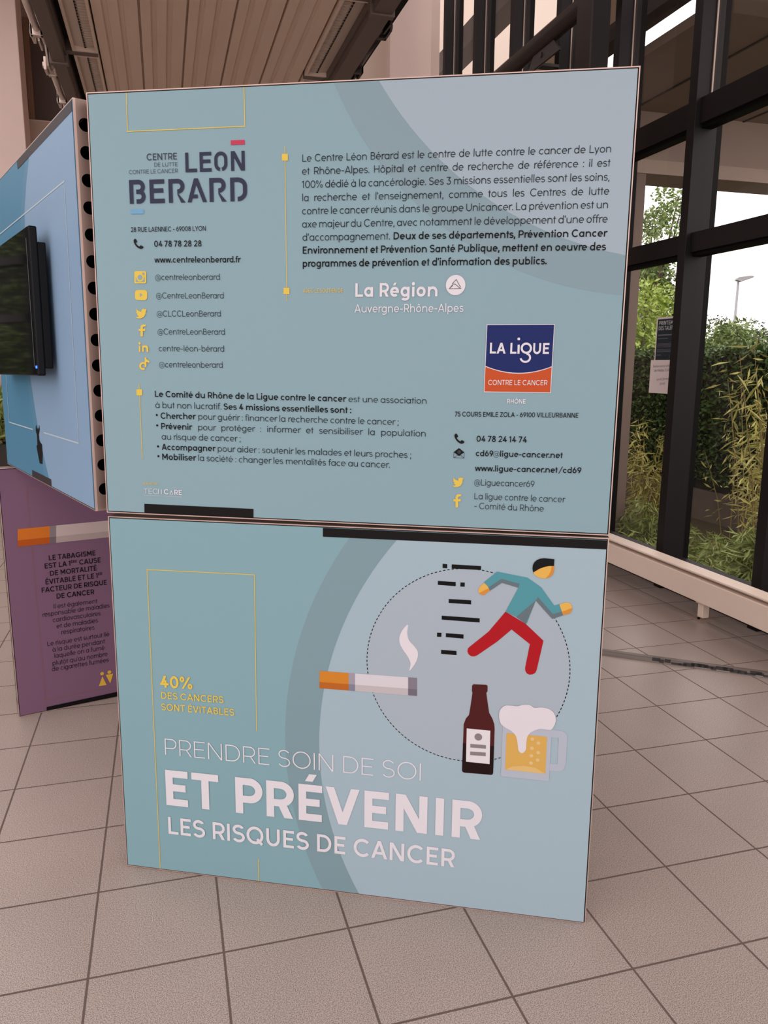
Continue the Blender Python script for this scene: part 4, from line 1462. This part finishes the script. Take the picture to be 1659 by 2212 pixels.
# ---- purple board ---------------------------------------------------------------------------------
root_p, face_p = make_board(PURPLE, 0.992, 'purple board about smoking standing behind the teal boards', 'purple')
a = Art(PURPLE, (BW, 0.992), (3.814, 0, 1000))
a.stroke([(960, 122), (218, 198), (375, 1950), (1100, 1804)], 'copper', 0.0016)
a.build('copper_rule', face_p)
cig(a, (145, 408, 462, 1100), ((145, 545), (885, 474)), ((150, 637), (890, 562)), ((155, 690), (890, 612)),
    (('plum_orange', 'plum_orange_low'), ('plum_grey', 'plum_grey_low'), ('plum_white', 'plum_white_low')), 4)
a.build('cigarette_picture', face_p)
a.poly([(383, 2010), (1100, 1855), (1100, 1905), (385, 2052)], 'plum_black', 3, True)
a.build('black_bar', face_p)
T = a.text
for s, x0, y0, x1, y1, c in (('LE TABAGISME', 402, 802, 787, 760, 42), ('EST LA 1', 368, 870, 582, 845, 42), ('ÈRE', 584, 824, 634, 818, 22), ('CAUSE', 654, 838, 830, 818, 42),
                             ('DE MORTALITÉ', 412, 930, 797, 884, 42), ('ÉVITABLE ET LE 1', 375, 1001, 806, 946, 42), ('ER', 808, 925, 840, 920, 22),
                             ('FACTEUR DE RISQUE', 343, 1069, 880, 1001, 42), ('DE CANCER', 466, 1118, 775, 1080, 42)):
    T(s, (x0, y0), (x1, y1), c, 'plum_black', 118)
a.build('bold_statement', face_p)
for s, x0, y0, x1, y1 in (('Il est également', 442, 1199, 803, 1153), ('responsable de maladies', 351, 1268, 900, 1189), ('cardiovasculaires', 436, 1311, 828, 1254), ('et de maladies', 468, 1362, 806, 1312),
                          ('respiratoires', 506, 1411, 777, 1371), ('Le risque est surtout lié', 390, 1508, 900, 1424), ('à la durée pendant', 433, 1556, 865, 1484), ('laquelle on a fumé', 448, 1606, 860, 1537),
                          ("plutôt qu'au nombre", 433, 1667, 885, 1588), ('de cigarettes fumées', 429, 1716, 895, 1637)):
    T(s, (x0, y0), (x1, y1), 38, 'plum_black', 70)
a.build('plain_statement', face_p)
a.disc(840, 1735, 15, 'plum_yellow', 4)
a.disc(900, 1722, 15, 'plum_yellow', 4)
a.poly([(843, 1757), (878, 1828), (813, 1837)], 'plum_yellow', 4)
a.poly([(870, 1745), (932, 1734), (907, 1815)], 'plum_yellow', 4)
a.build('yellow_pictograms', face_p)

# ---- the board that carries the screen ------------------------------------------------------------
root_t, face_t = make_board(TVB, 1.0, 'blue board seen edge-on beside the teal board, carrying a screen', 'tv_deep')
a = Art(TVB, (BW, 1.0), (4.254, 0, 180))
ed = [a.at(*p) for p in ((270, 690), (248, 900), (230, 1180))]
a.view = (4.608, 0, 640)
ed += [a.at(*p) for p in ((305, 800), (350, 1100), (400, 1420), (490, 1800), (520, 1890))]
a.uvpoly([(p[0] - 0.06, p[1]) for p in [(ed[0][0], 0.99)] + ed + [(ed[-1][0], 0.006)]] + [(BW - 0.006, 0.006), (BW - 0.006, 0.99)], 'tv_mid', 0, True)
a.uvpoly([(ed[0][0], 0.99)] + ed + [(ed[-1][0], 0.006), (BW - 0.006, 0.006), (BW - 0.006, 0.99)], 'tv_pale', 1, True)
a.build('pale_field', face_t)
a.stroke([(65, 780), (97, 1253), (332, 1325)], 'tv_line', 0.004, 3)
a.build('white_rule', face_t)
a.stroke([(443, 1357), (790, 1463), (708, 0)], 'tv_line', 0.004, 3)
a.view = (4.254, 0, 180)
a.stroke([(0, 1390), (597, 900), (668, 2230)], 'tv_line', 0.004, 3)
a.build('white_rule', face_t)
a.poly([(700, 86), (700, 222), (168, 790), (160, 715)], 'tv_bar', 3, True)
a.build('dark_bar', face_t)
a.view = (4.608, 0, 640)
a.poly([(325, 1728), (515, 1822), (522, 1910), (328, 1800)], 'tv_bar', 3, True)
a.build('dark_bar', face_t)
a.poly([(372, 1340), (376, 1318), (386, 1318), (391, 1345), (394, 1430), (405, 1450), (425, 1475), (430, 1560), (428, 1670), (402, 1662), (384, 1570), (371, 1500), (372, 1478), (380, 1486)], 'tv_hand', 4)
for q in arc(382, 1320, 17, 56, -40, 220, 5, 20) + arc(382, 1325, 9, 32, -40, 220, 4, 18):
    a.poly(q, 'tv_hand', 4)
a.build('pointing_hand_icon', face_t)

# ---- the screen hung on it ------------------------------------------------------------------------
tv = empty('touch_screen')
tv.matrix_world = TVB.M @ Matrix.Translation((BW - 0.30 - 0.71, -0.058, 0.345))
tag(tv, 'black flat touch screen hung on the blue board, blue power light', 'screen')
SW, SH = 0.71, 0.402
b = MB()
b.box((0, 0.0, 0), (SW, 0.022, SH), 'tv_black')
b.build('bezel', tv, bevel=0.004)
b = MB()
b.box((0.03, 0.022, 0.02), (SW - 0.006, 0.044, SH - 0.04), 'tv_black')
b.box((0.2, 0.044, 0.1), (0.5, 0.0565, 0.3), 'tv_black')
b.build('rear_housing', tv, bevel=0.003)
b = MB()
b.box((0.003, -0.0012, 0.003), (SW - 0.006, 0.0, SH - 0.003), 'tv_glass')
b.build('glass_front', tv)
b = MB()
b.box((SW - 0.0305, -0.0016, 0.024), (SW - 0.0285, -0.0008, SH - 0.03), 'poster_line')
b.build('screen_border', tv)
b = MB()
b.tube((SW - 0.004, -0.003, 0.024), (SW - 0.004, 0.0, 0.024), 0.004, 0.004, 'led_blue', 12)
b.build('power_light', tv)

# ------------------------------------------------------------------ notices on the glass
PO = Board((3.292, 2.770, 1.27), -math.pi / 2, 0, 0)
po = empty('event_poster')
po.matrix_world = PO.M
tag(po, 'dark green event poster with white heading stuck on the glass', 'poster')
b = MB()
b.box((0, 0, 0), (0.297, 0.001, 0.42), 'paper_pink')
sheet = b.build('sheet', po)
a = Art(PO, (0.297, 0.42), (10.5375, 1395, 660))
a.uvpoly(rect(0.012, 0.012, 0.285, 0.408), 'tv_hand', 0)
a.mb.mats[0] = 'poster_navy'
a.build('printed_ground', sheet)
W_ = 'white'
for s, u0, u1, v in (('PRINTEMPS', 0.026, 0.215, 0.372), ('DES TALENTS', 0.026, 0.215, 0.340)):
    g = [get_glyph(c, 130) for c in s]
    nat = sum(q[0] for q in g)
    sx, x = (u1 - u0) / nat, 0
    for adv, PP in g:
        for q in PP:
            a.uvpoly([(u0 + (x + gx) * sx, v + gy * 0.024 / 700) for gx, gy in q], W_, 4, False, True)
        x += adv
a.build('poster_heading', sheet)
for (u0, u1, v, h_) in ((0.026, 0.20, 0.305, 0.008), (0.026, 0.13, 0.285, 0.004)) + tuple((0.026, 0.205, 0.255 - 0.007 * i, 0.0028) for i in range(4)) + tuple((0.026, 0.21, 0.218 - 0.007 * i, 0.0028) for i in range(3)) + ((0.026, 0.07, 0.182, 0.006),):
    a.uvpoly(rect(u0, v, u1, v + h_), 'cig_ash', 4)
for q in (((0.05, 0.1), (0.20, 0.2)), ((0.10, 0.11), (0.105, 0.16)), ((0.16, 0.11), (0.16, 0.19))):
    a.uvpoly(seg(*q[0], *q[1], 0.001), 'cig_ash', 4)
a.build('poster_fine_print', sheet)

NO = Board((3.288, 2.800, 1.214), -math.pi / 2, 0, 0)
no_ = empty('paper_notice')
no_.matrix_world = NO.M
tag(no_, 'white paper notice taped to the glass under the dark poster', 'notice')
b = MB()
b.box((0, 0, 0), (0.297, 0.0008, 0.21), 'paper_pink')
sheet = b.build('sheet', no_)
a = Art(NO, (0.297, 0.21), (10.5375, 1395, 660))
T = a.text
T('Performance artis', (178, 1412), (556, 1392), 52, 'label_grey', 72)
T('de Melby TUR', (195, 1508), (545, 1492), 56, 'label_grey', 72)
T('lundi 26 mai', (256, 1706), (540, 1690), 52, 'label_grey', 72)
T('12h45', (322, 1808), (440, 1796), 50, 'label_grey', 72)
a.build('notice_text', sheet)

# ------------------------------------------------------------------ outside: ground, canopy, planting
def leaf_cloud(b, pts_fn, n, length, width, m, rg, droop=0.0, bias=None):
    """n bent leaf blades; pts_fn gives the point each grows from"""
    for _ in range(n):
        p = Vector(pts_fn())
        d = Vector((rg.gauss(0, 1), rg.gauss(0, 1), rg.gauss(0, 1) * 0.7 - droop))
        if bias:
            d += Vector(bias)
        d.normalize()
        s = d.cross(Vector((rg.gauss(0, 1), rg.gauss(0, 1), rg.gauss(0, 1)))).normalized()
        nrm = d.cross(s)
        l, w = length * rg.uniform(0.6, 1.3), width * rg.uniform(0.7, 1.3)
        a_, c_, e_ = p, p + d * l * 0.5 + nrm * l * 0.06, p + d * l
        b.add([a_, c_ + s * w / 2, e_, c_ - s * w / 2], [(0, 1, 2), (0, 2, 3)], m)

gd = MB()
gd.face([(3.42, -8, -0.5), (60, -8, -0.5), (60, 60, -0.5), (3.42, 60, -0.5)], 'soil')
struct(gd.build('ground'), 'bare earth strip and garden outside', 'ground')
struct(boxes('trim_4', [((3.2, -6, -0.5), (3.42, 12.6, -0.002), 'concrete')]), 'concrete footing under the glazed front', 'footing')
struct(boxes('trim_5', [((4.15, 4.98, -0.5), (4.6, 5.4, 3.13), 'column_brown')]), 'brown concrete column outside the glass', 'column')
struct(boxes('trim_6', [((3.5, 4.98, 3.13), (7.0, 5.4, 3.66), 'concrete'), ((3.5, 4.965, 3.13), (7.0, 4.98, 3.25), 'concrete_light')]), 'concrete cross beam of the canopy outside', 'beam')
b = MB()
b.box((3.80, 2.85, 3.66), (7.0, 5.4, 3.73), 'concrete')
for x in (4.4, 5.0, 5.6, 6.4):
    b.box((x, 2.85, 3.652), (x + 0.02, 4.98, 3.66), 'ext_beam')
struct(b.build('trim_7'), 'concrete canopy slab outside the glazed front', 'canopy')
for i, (x0, z0, x1, z1, lb) in enumerate(((3.55, 3.76, 3.70, 3.88, 'lower'), (3.9, 5.15, 4.15, 5.4, 'upper'))):
    struct(boxes('trim_%d' % (8 + i), [((x0, -4, z0), (x1, 11, z1), 'ext_beam')]), '%s dark steel beam outside the glazed front' % lb, 'beam')
struct(boxes('trim_11', [((4.75, 2.6, 5.2), (5.8, 10.9, 5.32), 'concrete_light')]), 'pale strip of upper roof outside', 'roof')
struct(boxes('trim_10', [((3.9, 4.6, 5.08), (6.0, 4.72, 5.19), 'concrete_light'), ((3.9, 3.0, 5.08), (6.0, 3.12, 5.19), 'concrete_light')]), 'pale cross bars above the canopy', 'bar')
struct(boxes('wall_neighbour', [((3.6, 11.0, -0.5), (7.0, 11.4, 9.0), 'building_pale')]), 'pale building wall beyond the canopy', 'wall')
struct(boxes('wall_garden', [((6.62, -3, -0.5), (7.3, 10.9, -0.12), 'stone_wall')]), 'low stone garden wall under the hedge', 'wall')

rg = random.Random(11)
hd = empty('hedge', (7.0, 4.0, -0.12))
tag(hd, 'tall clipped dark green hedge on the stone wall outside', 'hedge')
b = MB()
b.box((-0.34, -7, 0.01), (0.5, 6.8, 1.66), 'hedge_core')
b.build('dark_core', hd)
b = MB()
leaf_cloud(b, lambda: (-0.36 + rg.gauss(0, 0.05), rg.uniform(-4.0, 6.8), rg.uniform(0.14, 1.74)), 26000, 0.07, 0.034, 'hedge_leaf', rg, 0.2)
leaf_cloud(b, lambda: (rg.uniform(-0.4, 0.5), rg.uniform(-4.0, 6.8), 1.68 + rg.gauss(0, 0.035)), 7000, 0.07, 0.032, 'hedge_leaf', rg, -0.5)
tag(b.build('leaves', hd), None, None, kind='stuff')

def sight(px, py, X):
    d = RIGHT * ((px - 829.5) / FOCAL) + DOWN * ((py - 1106.0) / FOCAL) + FWD
    return EYE + d * ((X - EYE.x) / d.x)
def bamboo(x, y, z, height, n_st, spread, m, label, seed, leaf=0.15, per=46, lean=(0, 0)):
    rg = random.Random(seed)
    t = empty('bamboo_plant', (x, y, z))
    tag(t, label, 'bamboo', 'bamboo plants in the bed outside the glass')
    st, lf = MB(), MB()
    for _ in range(n_st):
        g = rg.uniform(0, 6.28)
        r0 = rg.uniform(0, 0.12)
        base = Vector((r0 * math.cos(g), r0 * math.sin(g), 0))
        hh = height * rg.uniform(0.65, 1.1)
        tip = base + Vector((math.cos(g) * spread * rg.uniform(0.3, 1) + lean[0], math.sin(g) * spread * rg.uniform(0.3, 1) + lean[1], hh))
        mid = (base + tip) / 2 + Vector((-math.cos(g), -math.sin(g), 0)) * spread * 0.12
        st.tube(base, mid, 0.006, 0.005, 'bamboo_stem', 5, False)
        st.tube(mid, tip, 0.005, 0.002, 'bamboo_stem', 5, False)
        def on_stem():
            k = rg.uniform(0.28, 1.0)
            p = base.lerp(mid, k * 2) if k < 0.5 else mid.lerp(tip, k * 2 - 1)
            return p + Vector((rg.gauss(0, 0.05), rg.gauss(0, 0.05), rg.gauss(0, 0.03)))
        leaf_cloud(lf, on_stem, per, leaf, leaf * 0.14, m, rg, 0.5, (math.cos(g) * 0.5, math.sin(g) * 0.5, 0))
    st.build('stems', t)
    tag(lf.build('foliage', t), None, None, kind='stuff')
    return t
def bed(px, py, X, *args, **kw):
    g = sight(px, py, X)
    bamboo(g.x, g.y, -0.5, *args, **kw)
bed(1645, 900, 5.5, 1.75, 10, 0.34, 'bamboo_leaf', 'tall yellow-green bamboo in front of the hedge, under the street lamp', 21, 0.13, 30)
bed(1690, 900, 4.9, 2.0, 10, 0.36, 'bamboo_leaf', 'tall pale bamboo at the picture edge in front of the hedge', 22, 0.15, 40)
bed(1600, 960, 5.95, 1.4, 5, 0.34, 'bamboo_leaf', 'thin pale bamboo sprays against the middle of the hedge', 29, 0.12, 20)
bed(1412, 940, 5.3, 1.25, 13, 0.3, 'bamboo_leaf', 'bamboo beside the brown column under the paper notice', 23, 0.14, 50)
bed(1398, 1130, 4.75, 0.62, 12, 0.24, 'bamboo_green', 'low green bamboo at the foot of the brown column', 24, 0.13, 50)
bed(1506, 1150, 3.8, 0.66, 9, 0.09, 'bamboo_green', 'small drooping bamboo right beside the wide mullion', 25, 0.15, 50)
bed(1618, 1150, 4.5, 0.72, 16, 0.12, 'bamboo_green', 'round bamboo tuft low behind the radiator', 26, 0.14, 60)
bed(1600, 1250, 3.68, 0.42, 12, 0.2, 'bamboo_green', 'lowest bamboo clump just above the radiator end', 27, 0.12, 60)
bed(1440, 1190, 4.1, 0.5, 12, 0.24, 'bamboo_green', 'low bamboo clump between the mullion and the column', 28, 0.12, 60)
bed(1560, 1180, 4.9, 0.5, 14, 0.4, 'bamboo_green', 'low loose bamboo at the foot of the stone wall', 30, 0.13, 50)

def tree(x, y, h, r, trunk_h, m, label, seed, n=5200, leaf=0.14, sub=7):
    rg = random.Random(seed)
    t = empty('tree', (x, y, -0.5))
    tag(t, label, 'tree', 'trees beyond the hedge')
    b = MB()
    b.tube((0, 0, 0), (0, 0, trunk_h + h * 0.3), 0.14, 0.06, 'bark', 10, False)
    balls = []
    for _ in range(sub):
        c = Vector((rg.gauss(0, r * 0.5), rg.gauss(0, r * 0.5), trunk_h + h * rg.uniform(0.1, 0.95)))
        balls.append((c, r * rg.uniform(0.35, 0.7)))
        b.tube((0, 0, trunk_h * 0.8), c, 0.05, 0.015, 'bark', 6, False)
    b.build('trunk', t)
    lf = MB()
    def pt():
        c, q = rg.choice(balls)
        d = Vector((rg.gauss(0, 1), rg.gauss(0, 1), rg.gauss(0, 1))).normalized()
        return c + d * q * rg.uniform(0.45, 1.05)
    leaf_cloud(lf, pt, n, leaf, leaf * 0.45, m, rg, 0.2)
    tag(lf.build('crown', t), None, None, kind='stuff')
    return t
def plant_tree(px, X, ytop, r, trunk, m, label, seed, n, leaf, sub=7):
    g = sight(px, ytop, X)
    tree(g.x, g.y, g.z + 0.5 - trunk - r * 0.35, r, trunk, m, label, seed, n, leaf, sub)
plant_tree(1395, 9.6, 590, 1.15, 0.6, 'tree_lime', 'lime green tree rising over the hedge behind the poster', 31, 6500, 0.13)
plant_tree(1418, 12.5, 372, 1.0, 3.0, 'tree_green', 'light tree crown with sky gaps high beside the canopy column', 32, 5200, 0.13, 12)
plant_tree(1425, 17.0, 560, 1.5, 1.4, 'tree_dark', 'dark grey-green tree behind the lime green one', 33, 3600, 0.18)
plant_tree(1520, 15.0, 690, 1.1, 0.4, 'tree_green', 'bushy tree left of the lamp post', 34, 3800, 0.16)
plant_tree(1548, 18.5, 705, 1.2, 0.4, 'tree_lime', 'yellow-green bush at the foot of the lamp post', 35, 3000, 0.18)
plant_tree(1652, 27.0, 688, 1.6, 0.8, 'tree_dark', 'dark round tree right of the lamp post', 36, 4200, 0.2)
plant_tree(1607, 32.0, 690, 1.6, 0.8, 'tree_green', 'thin pale tree just right of the lamp post', 37, 1600, 0.2)
struct(boxes('wall_road', [((22.4, 15.0, -0.5), (22.7, 22.0, 2.1), 'building_pale')]), 'pale low wall showing along the hedge top', 'wall')

d = RIGHT * ((1595 - 829.5) / FOCAL) + DOWN * ((605 - 1106) / FOCAL) + FWD
k = (22.0 - EYE.x) / d.x
lp = EYE + d * k
ls = empty('street_lamp', (lp.x, lp.y, -0.5))
tag(ls, 'grey street lamp standing beyond the hedge against the sky', 'street lamp')
b = MB()
b.tube((0, 0, 0), (0, 0, lp.z + 0.5), 0.085, 0.045, 'post_grey', 16)
b.build('pole', ls, smooth=True)
b = MB()
prof_ = [(q[0] * 0.8, q[1] * 0.8) for q in [(-0.12, -0.02), (0.1, -0.09), (0.62, 0.09), (0.70, 0.16), (0.55, 0.20), (0.0, 0.14), (-0.12, 0.06)]]
b.prism(prof_, 1, -0.14, 0.14, 'post_grey')
ho = b.build('lamp_head', ls, bevel=0.02, fix=True)
ho.rotation_euler = (0, 0, -0.35)
ho.location = (0, 0, lp.z + 0.5)

# ------------------------------------------------------------------ far left: planter, and the garden glazing that the screen mirrors
pb = empty('planter', (-2.25, 10.05, 0))
tag(pb, 'dark box planter with leafy plant, half hidden by the blue board', 'planter')
boxes('box', [((-0.6, -0.22, 0), (0.5, 0.22, 0.30), 'planter_dark')], pb, bevel=0.01)
b = MB()
rg = random.Random(41)
leaf_cloud(b, lambda: (rg.uniform(-0.55, 0.42), rg.gauss(0, 0.1), 0.3 + abs(rg.gauss(0, 0.35))), 700, 0.34, 0.07, 'bamboo_green', rg, -1.0)
leaf_cloud(b, lambda: (rg.uniform(-0.55, 0.42), rg.gauss(0, 0.1), 0.3 + abs(rg.gauss(0, 0.12))), 120, 0.2, 0.05, 'bud_red', rg, -1.0)
tag(b.build('leafy_plant', pb), None, None, kind='stuff')

wl_ = struct(empty('window_20', (-5.6, 0, 0)), 'garden glazing on the far left side', 'window')
for y in (0.4, 2.0, 3.6, 5.2, 6.8, 8.4, 10.0, 11.6, 13.2, 14.8, 16.4):
    boxes('mullion', [((-0.1, y - 0.06, 0), (0.06, y + 0.06, 6.5), 'dark_frame')], wl_)
boxes('transom', [((-0.1, -4, 0), (0.06, 17, 0.12), 'dark_frame'), ((-0.1, -4, 2.05), (0.06, 17, 2.17), 'dark_frame'), ((-0.1, -4, 2.9), (0.06, 17, 3.02), 'dark_frame')], wl_)
lg = empty('hedge', (-8.2, 6.0, -0.2))
tag(lg, 'tall hedge outside the left glazing, seen mirrored in the touch screen', 'hedge')
b = MB()
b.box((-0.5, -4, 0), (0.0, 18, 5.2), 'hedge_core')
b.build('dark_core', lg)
b = MB()
rg = random.Random(51)
leaf_cloud(b, lambda: (0.02 + rg.gauss(0, 0.06), rg.uniform(-3.8, 18), rg.uniform(0, 5.3)), 20000, 0.13, 0.05, 'tree_green', rg, 0.3)
tag(b.build('leaves', lg), None, None, kind='stuff')
g2 = MB()
g2.face([(-40, -8, -0.2), (-7.0, -8, -0.2), (-7.0, 40, -0.2), (-40, 40, -0.2)], 'soil')
struct(g2.build('ground_left'), 'garden ground on the left side', 'ground')
